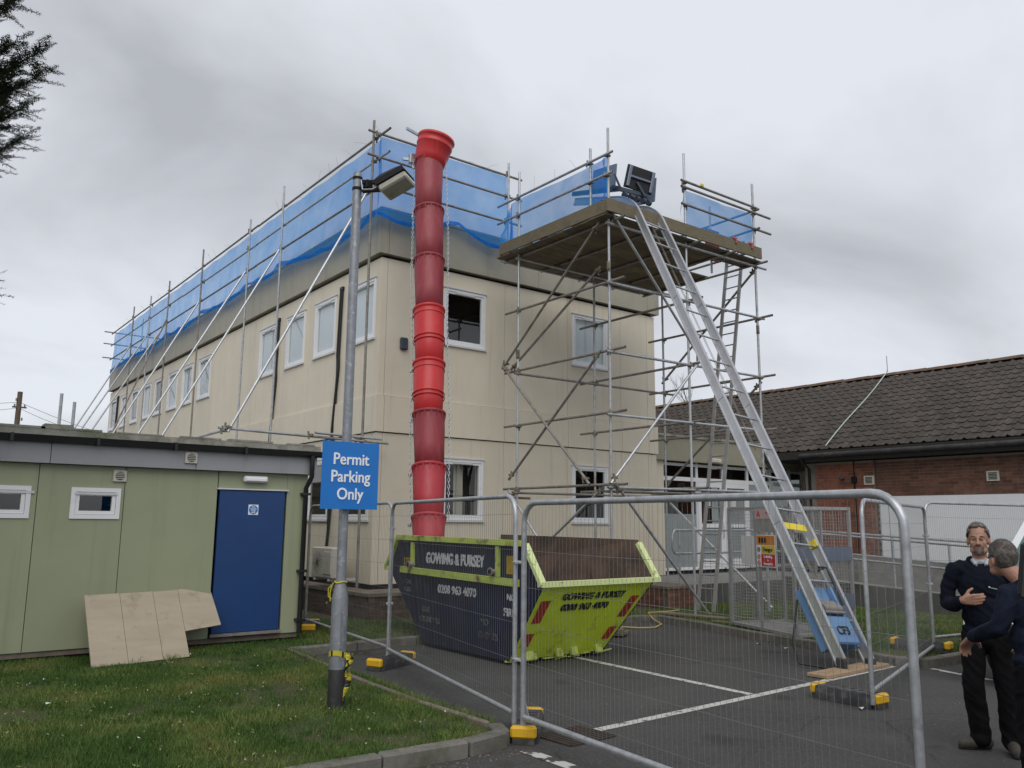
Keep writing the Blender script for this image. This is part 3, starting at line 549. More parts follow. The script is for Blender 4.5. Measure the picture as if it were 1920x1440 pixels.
# brick terraces at the foot of the building
MB().box((0.1, 0.1, 0), (BX - .1, BY - .1, 0.515)).build('plinth', 'brick_dark', ob)
te = ob
brick_face(te, 'x', -0.5, 4.6, 0.0, 0.45, -0.9, 'brick_dark', cap=75, backing='mortar_dark', bt=0.85)
brick_face(te, 'y', -0.9, 6.0, 0.0, 0.45, -0.5, 'brick_dark', cap=75, backing='mortar_dark', bt=0.3)
m = MB()
for i in range(6): m.box((-0.53 + i * .86, -0.93, 0.452), (-0.53 + i * .86 + .85, -0.12, 0.505))
for i in range(7): m.box((-0.53, -0.115 + i * .9, 0.452), (-0.1, -0.115 + i * .9 + .89, 0.505))
m.build('coping', 'edging', ob)

# ---------------------------------------------------------------- link building with the entrance
lb = thing('link_building', 'low flat roofed entrance link with white framed glass doors between cream and brick buildings', 'building', (7.6, 0.3, 0))
LX1 = 12.25
MB().box((7.56, 0.12, 3.24), (14.95, 0.32, 3.82)).build('fascia_panel', 'link_olive', lb)
MB().box((7.56, 0.08, 3.822), (14.95, 9.0, 3.88)).build('roof', 'roof_edge', lb)
MB().box((7.56, 0.24, 0.5), (8.02, 0.40, 3.236)).build('wall_panel', 'cream_low', lb)
MB().box((13.94, 0.24, 0.5), (15.2, 0.42, 3.236)).build('wall_panel', 'cream_low', lb)
MB().box((7.6, 4.0, 0.5), (14.4, 4.1, 3.2)).build('inner_wall', 'concrete', lb)
MB().box((7.6, 0.45, 0.4), (14.4, 6.0, 0.5)).build('floor', 'concrete', lb)
MB().box((7.6, 0.45, 3.1), (14.4, 6.0, 3.2)).build('ceiling', 'interior', lb)
cols = [8.04, 9.32, 10.35, 11.38, 12.4, 13.3, 13.9]
fr = MB()
for x in cols: fr.box((x - .035, 0.30, 0.62), (x + .035, 0.38, 3.235))
for z in (0.62, 2.80, 3.17):
    for a, b in zip(cols[:-1], cols[1:]): fr.box((a + .035, 0.305, z - .035), (b - .035, 0.375, z + .035 + .03 * (z == 2.8)))
f = fr.build('window_frame', 'upvc', lb)
for i, (a, b) in enumerate(zip(cols[:-1], cols[1:])):
    MB().box((a + .035, 0.335, 2.865), (b - .035, 0.342, 3.135)).build('pane', 'glass_dark', f)
    if i in (1, 2):
        d = MB(); x0, x1 = a + .04, b - .04
        d.box((x0, .295, .66), (x0 + .10, .365, 2.76)); d.box((x1 - .10, .295, .66), (x1, .365, 2.76)); d.box((x0 + .1, .295, .66), (x1 - .1, .365, .84)); d.box((x0 + .1, .295, 2.64), (x1 - .1, .365, 2.76)); d.box((x0 + .1, .295, 1.62), (x1 - .1, .365, 1.72))
        dr = d.build('door', 'upvc', lb)
        MB().box((x0 + .1, .325, .84), (x1 - .1, .332, 1.62)).build('pane', 'frost_lit', dr); MB().box((x0 + .1, .325, 1.72), (x1 - .1, .332, 2.64)).build('pane', 'frost_lit' if i == 2 else 'glass_dark', dr)
        hx = x1 - .05 if i == 1 else x0 + .05; MB().pipe([(hx, .295, 1.35), (hx, .25, 1.37), (hx, .25, 1.75), (hx, .295, 1.77)], .012).build('handle', 'galv_bright', dr)
        MB().box((a + .3, .318, 2.16), (a + .52, .322, 2.40)).build('notice', 'paper', dr)
    else: MB().box((a + .035, 0.335, .655), (b - .035, 0.342, 1.95)).build('pane', 'frost_lit' if i < 4 else 'glass_dark', f); MB().box((a + .035, 0.335, 1.951), (b - .035, 0.342, 2.765)).build('pane', 'glass_dark', f)
MB().cbox((0.42, 0.12, 0.11), Matrix.Translation((9.75, 0.055, 3.30)), 0.02).build('bulkhead_lamp', 'vent_cream', lb)
# landing and ramp in front of it
rp = structure('ramp', (7.5, -1.2, 0))
MB().box((5.35, -2.2, 0.0), (12.2, 0.28, 0.49)).build('landing', 'concrete', rp)
brick_face(rp, 'x', 5.2, 6.1, 0.0, 0.45, -2.36, 'brick_brown', cap=60, backing='mortar_dark', bt=0.14)
brick_face(rp, 'y', -2.36, -0.2, 0.0, 0.45, 5.2, 'brick_brown', cap=60, backing='mortar_dark', bt=0.14)
MB().box((5.18, -2.38, 0.452), (6.12, -0.15, 0.50)).build('coping', 'edging', rp)
m = MB(); m.prism([(8.9, -2.4, 0), (8.9, -2.4, 0.60), (8.9, -9.5, 0.28), (8.9, -9.5, 0)], (0.12, 0, 0)); m.box((6.12, -2.40, 0), (8.9, -2.26, 0.505)); m.build('ramp_wall', 'concrete_shaded', rp)
m = MB(); m.prism([(10.75, -2.4, 0), (10.75, -2.4, 1.05), (10.75, -9.5, 0.80), (10.75, -9.5, 0)], (0.12, 0, 0)); m.build('ramp_wall', 'concrete', rp)
MB().prism([(9.02, -2.2, 0), (9.02, -2.2, 0.49), (9.02, -9.5, 0.1), (9.02, -9.5, 0)], (1.72, 0, 0)).build('ramp_slab', 'concrete', rp)

# ---------------------------------------------------------------- brick building
XB = 12.3
bb = thing('brick_building', 'single storey red brick building with a long brown tiled roof and white cladding', 'building', (XB, -3, 0))
YE = -9.5
brick_face(bb, 'y', -2.78, -1.2, 0.55, 3.30, XB - 0.06, 'brick_red', cap=150, bt=0.41)
brick_face(bb, 'x', XB, XB + 2.5, 0.55, 3.30, -1.2 - .0, 'brick_red', cap=0)
brick_face(bb, 'y', -8.6, -2.80, 0.55, 3.30, XB, 'brick_brown', holes=[(-8.7, -2.86, 0.0, 2.42)], cap=150)
MB().box((XB - 0.03, -8.6, 0.62), (XB + 0.20, -2.87, 2.41)).build('cladding', 'white_cladding', bb)
m = MB(); m.box((XB - 0.35, YE, 3.32), (XB + 0.3, -1.08, 3.36)); m.build('soffit', 'black_plastic', bb)
m = MB()
for i in range(5): m.box((XB - 0.37, YE + i * 1.7, 3.362), (XB - 0.33, min(YE + i * 1.7 + 1.69, -1.06), 3.60))
m.box((XB - 0.32, -1.10, 3.362), (XB + 1.5, -1.06, 3.60)); m.build('fascia_board', 'black_plastic', bb)
g = MB(); g.pipe([(XB - 0.44, y, 3.47) for y in np.linspace(-1.0, YE, 6)], 0.065, 8); g.build('gutter', 'black_rubber', bb)
m = MB(); m.pipe([(XB - .42, -1.02, 3.42), (XB - .36, -1.02, 3.30), (XB - .12, -1.05, 3.15), (XB - .12, -1.05, 0.6)], .04, 8); m.build('downpipe', 'black_plastic', bb)
for y, z, w_ in ((-2.67, 2.81, 0.26), (-5.52, 2.81, 0.26)):
    t = MB(); x = XB - (0.06 if y > -2.8 else 0.0); t.box((x - .035, y - w_ / 2, z - .11), (x + .0, y + w_ / 2, z + .11)); v = t.build('wall_vent', 'vent_cream', bb)
    t = MB()
    for q in range(5): t.box((x - .042, y - .09, z - .075 + q * .033), (x - .036, y + .09, z - .075 + q * .033 + .02))
    t.build('louvre', 'vent_dark', v)
m = MB(); m.tube((XB - .075, -2.28, 3.3), (XB - .075, -2.28, 2.92), .013, 6); m.cbox((.06, .13, .16), Matrix.Translation((XB - .09, -2.28, 2.84)), .01); m.tube((XB - .08, -2.28, 2.76), (XB - .08, -2.28, 1.0), .022, 6); m.build('conduit', 'lamp_black', bb)
m = MB(); m.tube((XB - .06, -1.97, 2.86), (XB - .16, -1.97, 2.88), .035, 8); m.ell((XB - .19, -1.99, 2.87), (.055, .055, .05)); m.pipe([(XB - .1, -1.99, 2.82), (XB - .1, -2.1, 2.74), (XB - .1, -2.22, 2.78)], .008, 5); m.build('security_camera', 'hoist_dark', bb)
# tiled roof
EX, EZ, RX, RZ = XB - 0.42, 3.60, 16.5, 6.12
sl_ = math.atan2(RZ - EZ, RX - EX); slen = math.hypot(RX - EX, RZ - EZ); tw, gauge = 0.30, 0.335
prof = [(0, 0), (.04, -.004), (.09, -.004), (.125, .016), (.155, .044), (.185, .016), (.22, -.004), (.265, -.004), (.30, .004)]
pt = MB(); n = len(prof); th = 0.022
lo = [(0.0, -a + .15, b) for a, b in prof]; hi = [(0.42, -a + .15, b - .028) for a, b in prof]; fl = [(0.0, -a + .15, b - th) for a, b in prof]
pt.add(lo + hi, [(i, n + i, n + i + 1, i + 1) for i in range(n - 1)], True); pt.add(lo + fl, [(i, i + 1, n + i + 1, n + i) for i in range(n - 1)])
ts = []
for r in range(int(slen / gauge)):
    d = r * gauge
    for c in range(int((10.5 - YE) / tw)):
        y = YE + (c + .5) * tw
        if y < -1.0 or r >= 0:
            ts.append(((EX + math.cos(sl_) * d, y, EZ + math.sin(sl_) * d + 0.03), (random.uniform(-.012, .012), -sl_ + random.uniform(-.010, .006), random.uniform(-.008, .008))))
pieces('roof_tile', pt, 'tile', ts, bb, cap=300)
m = MB(); m.prism([(EX, YE, EZ - .02), (RX, YE, RZ - .02), (RX + 4.2, YE, EZ), (RX + 4.2, YE, EZ - .2), (EX, YE, EZ - .2)], (0, 20, 0)); m.build('roof', 'roof_under', bb)
pr = MB(); q = [(-.12, -.02), (-.07, .05), (0, .075), (.07, .05), (.12, -.02)]
pr.add([(a, -.22, b) for a, b in q] + [(a, .22, b - .006) for a, b in q], [(i, i + 1, 5 + i + 1, 5 + i) for i in range(4)], True); pr.add([(a, -.22, b) for a, b in q], [(4, 3, 2, 1, 0)])
pieces('ridge_tile', pr, 'ridge_tile', [((RX, YE + .22 + i * .43, RZ + .02 + random.uniform(-.008, .008)), (0, 0, random.uniform(-.02, .02))) for i in range(46)], bb, cap=60)
m = MB(); A = Vector((EX, -1.75, EZ + .09)); B = Vector((RX, -1.05, RZ + .12)); m.pipe([A.lerp(B, t) + Vector((0, .03 * math.sin(t * 7), 0.01)) for t in np.linspace(0, 1, 14)] + [B + Vector((0, 0, .1))], .014, 6); m.build('cable', 'roof_cable', bb)
MB().tube(B, B + Vector((0, 0, .5)), .012, 6).build('aerial_rod', 'galv', bb)
MB().box((XB + .4, YE + .1, 0), (RX + 4, -1.3, 3.3)).build('inner_wall', 'interior', bb)

# ---------------------------------------------------------------- green cabin
CY = -2.55; CX1 = -2.40; CX0 = -15.0
gc = thing('green_cabin', 'green panelled portable cabin with grey fascia and blue door', 'cabin', (-4, CY, 0))
GW = [(-7.2, -6.62, 1.70, 2.07), (-6.22, -5.81, 1.70, 2.07), (-5.39, -4.84, 1.70, 2.07)]
door = (-3.64, -2.72)
gj = [CX0, -12.0, -9.6, -7.9, -5.72, -4.77, -3.66, -2.70, CX1]
def panel(a, b, z0, z1): m = MB(); holed(m, 'x', a + .004, b - .004, z0, z1, CY, CY + .06, GW); m.build('wall_panel', 'green_panel', gc)
gj2 = [CX0, -12.0, -9.6, -7.9, -5.745, -4.80, -3.66, CX1]
for a, b in zip(gj2[:-1], gj2[1:]):
    if a == -3.66: panel(-3.655, -2.70, 2.115, 2.335); panel(-2.705, CX1, 0.20, 2.335)
    else: panel(a, b, 0.20, 2.335)
MB().box((CX1 - .06, CY + .061, 0.2), (CX1, 12.0, 2.335)).build('wall_panel', 'green_panel', gc)
MB().box((CX0, CY + .5, 0.2), (CX1 - .1, 12.0, 2.6)).build('inner_wall', 'interior', gc)
for a, b in ((CX0, -9.0), (-8.995, -5.66), (-5.655, -3.99), (-3.985, CX1 + .08)): MB().box((a, CY - .10, 2.34), (b - .003, CY + .0, 2.655)).build('fascia_panel', 'grey_fascia', gc)
MB().box((CX1 + .0, CY + .002, 2.34), (CX1 + .08, 12.0, 2.655)).build('fascia_panel', 'grey_fascia', gc)
m = MB(); m.box((CX0, CY - .13, 2.66), (CX1 + .11, 12.03, 2.735)); m.build('roof', 'roof_edge', gc)
m = MB()
for i in range(9):
    a = -8.6 + i * .72 + random.uniform(-.1, .1); MB().box((a, CY - .135, 2.736), (a + random.uniform(.3, .68), CY - .02, 2.752 + random.uniform(0, .012))).build('roof_trim', 'roof_edge', gc)
m = MB(); m.box((-5.75, CY - .10, 2.737), (-5.45, CY + .12, 2.80)); m.build('roof_block', 'roof_edge', gc)
g = MB(); g.prism([(CX0, CY - .105, 2.60), (CX0, CY - .12, 2.655), (CX0, CY - .215, 2.655), (CX0, CY - .20, 2.60), (CX0, CY - .15, 2.575)], (CX1 + .14 - CX0, 0, 0))
for x in (-7.9, -7.0, -6.1, -5.2, -4.3, -3.4): g.box((x, CY - .222, 2.57), (x + .035, CY - .10, 2.662))
gu = g.build('gutter', 'black_plastic', gc)
m = MB(); x = CX1 - .02; m.pipe([(x, CY - .16, 2.60), (x, CY - .16, 2.30), (x - .03, CY - .06, 2.15), (x - .03, CY - .05, .2)], .036, 8)
for z in (2.05, 1.0, .35): m.box((x - .09, CY - .095, z), (x + .03, CY - .0, z + .035))
m.build('downpipe', 'black_plastic', gc)
for s in GW:
    w_ = window(gc, 'x', *s, CY, None, gl='glass_dark', fw=.05, vent=True, sill=False)
dm = MB(); dm.cbox((door[1] - door[0] - .02, .05, 1.84), Matrix.Translation(((door[0] + door[1]) / 2, CY + .012, 1.175)), .006); dr = dm.build('door', 'door_blue', gc)
m = MB(); m.box((door[0] - .03, CY - .035, 2.10), (door[1] + .03, CY, 2.118)); m.build('door_drip', 'upvc_grey', gc)
m = MB(); m.box((door[0] - .01, CY - .05, .215), (door[1] + .01, CY - .0, .25)); m.build('door_sill', 'galv_old', gc)
for z in (.5, 1.75): MB().tube((door[0] + .015, CY - .018, z), (door[0] + .015, CY - .018, z + .1), .01, 6).build('hinge', 'hoist_dark', dr)
sx, sz = -3.17, 1.84
m = MB(); m.box((sx - .068, CY - .018, sz - .068), (sx + .068, CY - .0135, sz + .068)); st = m.build('door_notice', 'sign_white', gc)
m = MB(); m.prism([(sx + .06 * math.cos(k * math.pi / 14), CY - .0185, sz + .06 * math.sin(k * math.pi / 14)) for k in range(28)], (0, -.002, 0)); m.build('disc', 'sign_blue', st)
for q, t in enumerate(('Fire', 'escape', 'keep', 'clear')): lettering(t, .030, (sx, CY - .0215, sz + .037 - q * .025), (1, 0, 0), (0, 0, 1), 'sign_white', st, bold=.0008)
for x, z, pl in ((-4.06, 2.485, CY - .10), (-4.87, 2.225, CY)):
    m = MB(); m.cbox((.155, .03, .145), Matrix.Translation((x, pl - .014, z)), .006); v = m.build('wall_vent', 'vent_cream', gc)
    m = MB(); m.prism([(x + .052 * math.cos(k * math.pi / 9), pl - .031, z + .052 * math.sin(k * math.pi / 9)) for k in range(18)], (0, -.003, 0)); m.build('vent_hole', 'vent_dark', v)
    m = MB()
    for q in range(4): h = -.033 + q * .022; r_ = math.sqrt(.05 ** 2 - h * h); m.box((x - r_, pl - .042, z + h - .004), (x + r_, pl - .0345, z + h + .004))
    m.build('louvre', 'vent_cream', v)
m = MB(); m.cbox((.33, .075, .085), Matrix.Translation((-3.17, CY - .038, 2.245)), .018); v = m.build('door_lamp', 'white_paint', gc)
MB().cbox((.29, .03, .05), Matrix.Translation((-3.17, CY - .078, 2.24)), .01).build('diffuser', 'sign_white', v)
m = MB(); m.box((CX0, CY + .10, .05), (CX1 - .1, 12, .2)); m.build('chassis', 'dark_gap', gc)
m = MB(); m.box((CX0, CY + .02, .135), (CX1 - .05, CY + .09, .198)); m.build('bearer', 'edging', gc)

rg = np.random.default_rng(4); m = MB()
for i in range(1100):
    x = rg.uniform(-6, 3.2); y = rg.uniform(-12, -3.3)
    if rg.random() < .45: x, y = (rg.uniform(-6, -3.2), -8.36 - abs(rg.normal(0, .12))) if rg.random() < .5 else (rg.uniform(-2.8, 3.6), -3.42 - abs(rg.normal(0, .15)))
    elif x < -2.95 and y > -8.4: continue
    s_ = rg.uniform(.004, .011); a = rg.uniform(0, 6.28); c, q = math.cos(a) * s_, math.sin(a) * s_
    m.add([(x - c, y - q, .003), (x + q, y - c, .003), (x + c, y + q, .003), (x - q, y + c, .003), (x, y, .003 + s_ * .9)], [(0, 1, 4), (1, 2, 4), (2, 3, 4), (3, 0, 4)])
tag(m.build('grit', 'edging'), 'loose grit scattered on the tarmac along the kerbs', 'grit', kind='stuff')
# ================================================================ SCAFFOLDS
R = 0.0242
cp = MB(); cp.cbox((.075, .075, .055), Matrix.Identity(4), .012); cp.cbox((.03, .03, .14), Matrix.Translation((.045, .02, 0)), .006); cp.cbox((.12, .035, .035), Matrix.Translation((0, -.03, 0)), .008)
COUPLER = cp.mesh('coupler', 'coupler_steel')
def coupler(par, p): place('coupler', COUPLER, par, p, (random.uniform(-.15, .15), random.uniform(-.15, .15), random.choice((0, math.pi / 2, math.pi)) + random.uniform(-.2, .2)))
def tube(par, name, p, q, mat='galv', r=R): return MB().open_tube(p, q, r, 10).build(name, mat, par)

re = thing('roof_edge_scaffold', 'galvanised scaffold guard rails and raking braces along the roof edge of the cream building', 'scaffold', (-0.35, -0.3, 0))
SX = -0.37
posts = [-0.2, 4.2, 6.4, 10.1, 13.5, 15.75, 18.1]
for i, y in enumerate(posts):
    zt = 9.28 + random.uniform(-.05, .12)
    tube(re, 'standard', (SX, y, 0.55 if i == 0 else 0.1), (SX + random.uniform(-.02, .02), y - .02, zt), random.choice(('galv', 'galv_old', 'galv')))
    for z in (8.93, 8.46, 7.9): coupler(re, (SX + .03, y, z))
    if i < 7:
        tube(re, 'raking_brace', (-2.95 + (.12 if i == 0 else random.uniform(-.1, .1)), y - .12, 3.10 if i == 0 else 2.84), (SX - .02, y + .05, 7.86 if i else 7.95), 'galv_bright' if i < 4 else 'galv')
tube(re, 'raking_brace', (-2.2, 13.4, 2.84), (SX, 13.55, 8.0), 'galv_old')
for z in (8.93, 8.46, 7.9):
    cuts = [-0.75, 5.9, 12.1, 17.0, 21.6]
    for a, b in zip(cuts[:-1], cuts[1:]): tube(re, 'guard_rail', (SX + .05, a, z + random.uniform(-.015, .015)), (SX + .05, b - .005, z + random.uniform(-.015, .015)), 'galv_old' if z != 8.46 else 'galv')
    tube(re, 'guard_rail', (-0.55, -0.33, z + .055), (3.12, -0.33, z + .03), 'galv_old')
    tube(re, 'guard_rail', (-0.62, 21.5, z + .05), (3.0, 21.5, z + .05), 'galv_old')
    coupler(re, (2.72, -0.35, z + .04)); coupler(re, (-.33, -.33, z + .03))
tube(re, 'standard', (2.72, -0.39, 7.35), (2.72, -0.39, 9.22)); tube(re, 'standard', (0.75, 21.44, 7.4), (0.75, 21.44, 9.7))
tube(re, 'ledger', (-2.98, -0.30, 3.16), (0.1, -0.30, 3.10), 'galv'); tube(re, 'ledger', (-2.9, -0.42, 3.12), (-2.86, 3.6, 3.10), 'galv'); tube(re, 'ledger', (-1.35, -0.36, 3.19), (-.02, -0.26, 3.17), 'galv_bright')
for p in ((-2.88, -.3, 3.12), (-2.84, -.32, 3.18), (-.4, -.28, 3.12), (-.5, -.28, 3.16), (-1.4, -.3, 3.15)): coupler(re, p)
for x, y, zt, lab in ((-5.2, 0.0, 3.52, 'taller blue grey scaffold tube standing upright on the cabin roof'), (-5.02, 0.0, 3.41, 'shorter pale scaffold tube standing upright on the cabin roof')):
    t = tube(None, 'scaffold_tube', (x, y, 2.737), (x, y, zt)); tag(t, lab, 'scaffold tube', 'scaffold tubes on the cabin roof')
m = MB(); m.cbox((.30, .5, .16), Matrix.Translation((-2.62, 0.5, 2.82)), .01); m.cbox((.34, .54, .02), Matrix.Translation((-2.62, 0.5, 2.91)), .004); tag(m.build('roof_box', 'sign_blue'), 'small blue box lying on the cabin roof below the scaffold ledger', 'box')

tw_ = thing('scaffold_tower', 'tall open scaffold tower with a boarded loading platform at roof level', 'scaffold', (4.4, -2.5, 0))
AX, EX_, FX, FY, BY_ = 2.34, 4.34, 6.45, -3.77, -1.25
for x, y, zb, zt, mt in ((AX, FY, .03, 8.58, 'galv'), (EX_, FY, .14, 8.68, 'galv_bright'), (FX, FY, .1, 8.62, 'galv'), (AX, BY_, .1, 8.62, 'galv_bright'), (EX_, BY_, .5, 6.92, 'galv'), (FX, BY_, .5, 6.98, 'galv'), (AX, -3.33, 6.95, 8.35, 'galv'), (FX - .1, -2.75, 6.95, 8.42, 'galv')):
    tube(tw_, 'standard', (x, y, zb), (x + random.uniform(-.015, .015), y, zt), mt)
    if zb < .6 and y == FY: MB().box((x - .075, y - .075, zb - .012), (x + .075, y + .075, zb)).build('base_plate', 'galv_old', tw_)
for x, y, z in ((AX, FY, 6.05), (FX, FY, 5.55), (AX, BY_, 4.9)):
    m = MB(); m.lathe([(.031, -.09), (.034, -.085), (.034, .085), (.031, .09)], (x, y, z), 10); m.cbox((.02, .05, .12), Matrix.Translation((x - .035, y - .02, z)), .004); m.build('sleeve', 'coupler_steel', tw_)
for z in (2.28, 3.48, 4.54, 5.74):
    tube(tw_, 'ledger', (AX - .12, FY - .05, z), (FX + (.15 if z > 5 else .05), FY - .05, z + .04), 'galv_bright' if z == 3.48 else 'galv')
    if z < 5.5 and z != 3.48: tube(tw_, 'ledger', (AX - .12, BY_ - .05, z - .03), (FX + .25, BY_ - .05, z), 'galv_old')
    for x in (AX, EX_, FX):
        tube(tw_, 'transom', (x + .05, BY_ + .48, z + .055), (x + .05, FY - .32, z + .055), 'galv_old')
        coupler(tw_, (x, FY - .02, z + .02)); coupler(tw_, (x, BY_ - .02, z + .02))
m = 2.22
tube(tw_, 'ledger', (AX - .1, FY + .06, m), (FX, FY + .06, m + .03), 'galv_old'); tube(tw_, 'ledger', (AX - .4, BY_ + .05, m - .06), (AX + .35, BY_ + .05, m - .06), 'galv_old')
for y in (FY - .05, BY_ - .05): tube(tw_, 'ledger', (AX - .1, y, 6.80), (FX + .28, y, 6.84), 'galv' if y < -3 else 'galv_bright')
tube(tw_, 'ledger', (AX - .2, -.95, 6.80), (FX - .4, -.95, 6.83), 'galv_bright')
for x in (AX + .06, 3.35, EX_ + .06, 5.4, FX - .06):
    tube(tw_, 'transom', (x, -0.72, 6.875), (x, FY - .33, 6.875), 'galv_old')
    for y in (FY - .03, BY_ - .03): coupler(tw_, (x, y, 6.84))
# braces
YF = FY - .11
for p, q, mt in (((2.22, YF, 7.08), (4.62, YF, 4.62), 'galv'), ((4.66, YF - .03, 4.82), (2.2, YF - .03, 2.34), 'galv_bright'), ((2.34, YF, 2.34), (4.66, YF, 0.06), 'galv'),
                 ((AX - .08, -3.62, 6.86), (AX - .08, -.86, 4.66), 'galv_old'), ((AX - .08, -3.64, 4.58), (AX - .08, -1.10, 2.50), 'galv_old'), ((AX - .14, -.95, 4.70), (AX - .14, -3.4, 2.34), 'galv_old'), ((AX - .08, -1.1, 2.30), (AX - .08, -3.3, .12), 'galv'), ((AX + .1, -3.5, 2.3), (AX + .1, -1.3, .9), 'galv_bright'),
                 ((FX + .08, -3.75, 6.86), (FX + .08, -1.12, 4.80), 'galv_old'), ((FX + .08, -3.75, 4.5), (FX + .08, -1.15, 2.5), 'galv_old'), ((FX + .08, -1.15, 2.26), (FX + .08, -3.78, .15), 'galv_bright'), ((EX_ + .08, -3.5, 5.95), (EX_ - 1.6, -1.15, 4.7), 'galv_old')):
    if mt and p[0] == EX_ + .08: p, q = (AX + .45, -3.1, 6.3), (AX - .02, -1.05, 4.62)
    tube(tw_, 'brace', p, q, mt); coupler(tw_, Vector(p).lerp(Vector(q), .04)); coupler(tw_, Vector(p).lerp(Vector(q), .96))
# platform boards run along X
yb = -3.90
while yb < -0.9:
    m = MB(); z = 6.905 + random.uniform(0, .004); x1 = 6.47 + random.uniform(-.03, .05)
    if -3.45 < yb < -2.75: x1 = 5.55
    m.cbox((x1 - 2.18, .222, .038), Matrix.Translation(((x1 + 2.18) / 2 + random.uniform(-.03, .03), yb + .1125, z + .019)), .004); m.build('scaffold_board', 'board_wood', tw_); yb += .226
for p, q in (((2.12, -3.955, 7.06), (4.28, -3.955, 7.06)), ((4.285, -3.955, 7.06), (6.40, -3.955, 7.07))): MB().beam(p, q, .038, .225).build('toe_board', 'toe_wood', tw_)
MB().beam((2.17, -3.93, 7.06), (2.17, -0.86, 7.06), .038, .225).build('toe_board', 'toe_wood', tw_)
# guard rails of the platform
for z in (8.06, 7.69): tube(tw_, 'guard_rail', (AX - .06, -0.62, z), (AX - .06, -3.95, z), 'galv'); [coupler(tw_, (AX - .02, y, z)) for y in (BY_, -3.33, FY)]
for z, x1, mt in ((8.09, FX + .05, 'galv_old'), (7.97, FX + .48, 'galv_old'), (7.63, FX + .48, 'galv_old')): tube(tw_, 'guard_rail', (EX_ - .15, FY - .06, z), (x1, FY - .06, z), mt); coupler(tw_, (EX_, FY - .02, z)); coupler(tw_, (FX, FY - .02, z))
tube(tw_, 'guard_rail', (AX - .1, FY + .06, 7.23), (4.95, FY + .06, 7.24), 'galv_old'); coupler(tw_, (AX, FY, 7.22)); coupler(tw_, (EX_, FY, 7.24))
for z in (8.05, 7.65, 7.2): tube(tw_, 'guard_rail', (FX + .03, FY - .12, z), (FX + .03, -1.1, z), 'galv_old')
m = MB(); m.cbox((.10, .012, .05), Matrix.Translation((4.75, FY - .095, 8.12)), .003); m.build('scaffold_tag', 'yellow_sign', tw_)
# hatch gate and clips on the platform
hg = MB(); hg.box((6.0, -2.92, 7.15), (6.42, -2.88, 7.82)); g_ = hg.build('hatch_gate', 'maroon', tw_)
m = MB()
for i in range(12): m.tube((6.44, -2.9, 7.2 + i * .05), (6.78, -2.9, 7.2 + i * .05), .004, 4)
for i in range(9): m.tube((6.44 + i * .042, -2.9, 7.18), (6.44 + i * .042, -2.9, 7.8), .004, 4)
m.build('gate_mesh', 'hoist_dark', tw_, kind='stuff')
for x in (5.55, 6.05): m = MB(); m.cbox((.10, .08, .05), Matrix.Translation((x, -3.955, 7.19)) @ Matrix.Rotation(.5, 4, 'Y'), .01); m.cbox((.04, .10, .13), Matrix.Translation((x + .02, -3.955, 7.16)), .008); m.build('clip', 'red_clip', tw_)

# ---------------------------------------------------------------- debris netting
def net(label, P, nu, nv, drops, hem=0.16, amp=0.03, seed=0, us=None):
    """P(u, v) -> point, u along, v 0 top .. 1 bottom; folded hem along the bottom"""
    t = thing('debris_netting', label, 'netting', P(0, 0), group='blue debris netting round the roof')
    m = MB(); v = []; f = []
    for i in range(nu + 1):
        for j in range(nv + 1): v.append(P(i / nu, j / nv))
    f = [(i * (nv + 1) + j, (i + 1) * (nv + 1) + j, (i + 1) * (nv + 1) + j + 1, i * (nv + 1) + j + 1) for i in range(nu) for j in range(nv)]
    m.add(v, f, True); m.build('net_sheet', 'netting', t)
    if hem:
        m = MB(); v = []
        for i in range(nu + 1):
            q = Vector(P(i / nu, 1)); h = hem * (.6 + .5 * mnoise.noise(Vector((i * .21, seed, 0)))); o = drops
            for k in range(4): v.append(q + Vector((0, 0, h * (1 - k / 3))) + Vector(o) * (.02 + .02 * math.sin(k * 2.1 + i * .8)))
        m.add(v, [(i * 4 + k, (i + 1) * 4 + k, (i + 1) * 4 + k + 1, i * 4 + k + 1) for i in range(nu) for k in range(3)], True)
        m.build('net_hem', 'netting_hem', t)
    return t
def fold(a, z, s=0): return .05 * mnoise.noise(Vector((a * .9, z * 1.3, s))) + .022 * mnoise.noise(Vector((a * 3 + z * 2, z * 3 - a, s))) + .016 * abs(mnoise.noise(Vector((a * 2.2 + z * 3.5, z * 1.2, s + 4))))
yz = [(-.33, 7.38), (0.3, 7.30), (1.6, 7.22), (2.8, 7.32), (4.2, 7.48), (5.3, 7.42), (6.4, 7.52), (8.2, 7.40), (10.1, 7.5), (12, 7.38), (13.5, 7.46), (15.75, 7.36), (17, 7.40), (18.1, 7.46), (19.5, 7.50), (20.9, 7.42), (21.45, 7.30)]
def bot(a, tab):
    for (p, q), (r, s) in zip(tab[:-1], tab[1:]):
        if p <= a <= r: return q + (s - q) * (a - p) / (r - p)
    return tab[-1][1]
def Pside(u, v):
    y = -.30 + u * 21.75; zb = bot(y, yz); z = 8.92 + (zb - 8.92) * v
    near = min(abs(y - p) for p in posts); pinch = max(0, 1 - near / .5) * max(0, (v - .55)) * .10
    return (-0.25 + fold(y, z) * (1 if v > .02 else .2) - pinch + (-.05 * max(0, v - .8)), y, z - .035 * abs(math.sin(y * 2.3)) * (1 - v))
net('long blue net sheet along the side wall of the cream building', Pside, 150, 16, (-1, 0, 0), hem=.17, seed=1)
xz = [(-.27, 7.40), (0.14, 7.31), (0.4, 7.29), (0.9, 7.38), (1.3, 7.55), (1.55, 7.60), (1.95, 7.43), (2.35, 7.31), (2.8, 7.36)]
def Pfront(u, v):
    x = -.27 + u * 3.05; zb = bot(x, xz); z = 8.97 + (zb - 8.97) * v; return (x, -0.26 + fold(x, z, 5) - .05 * max(0, v - .8), z)
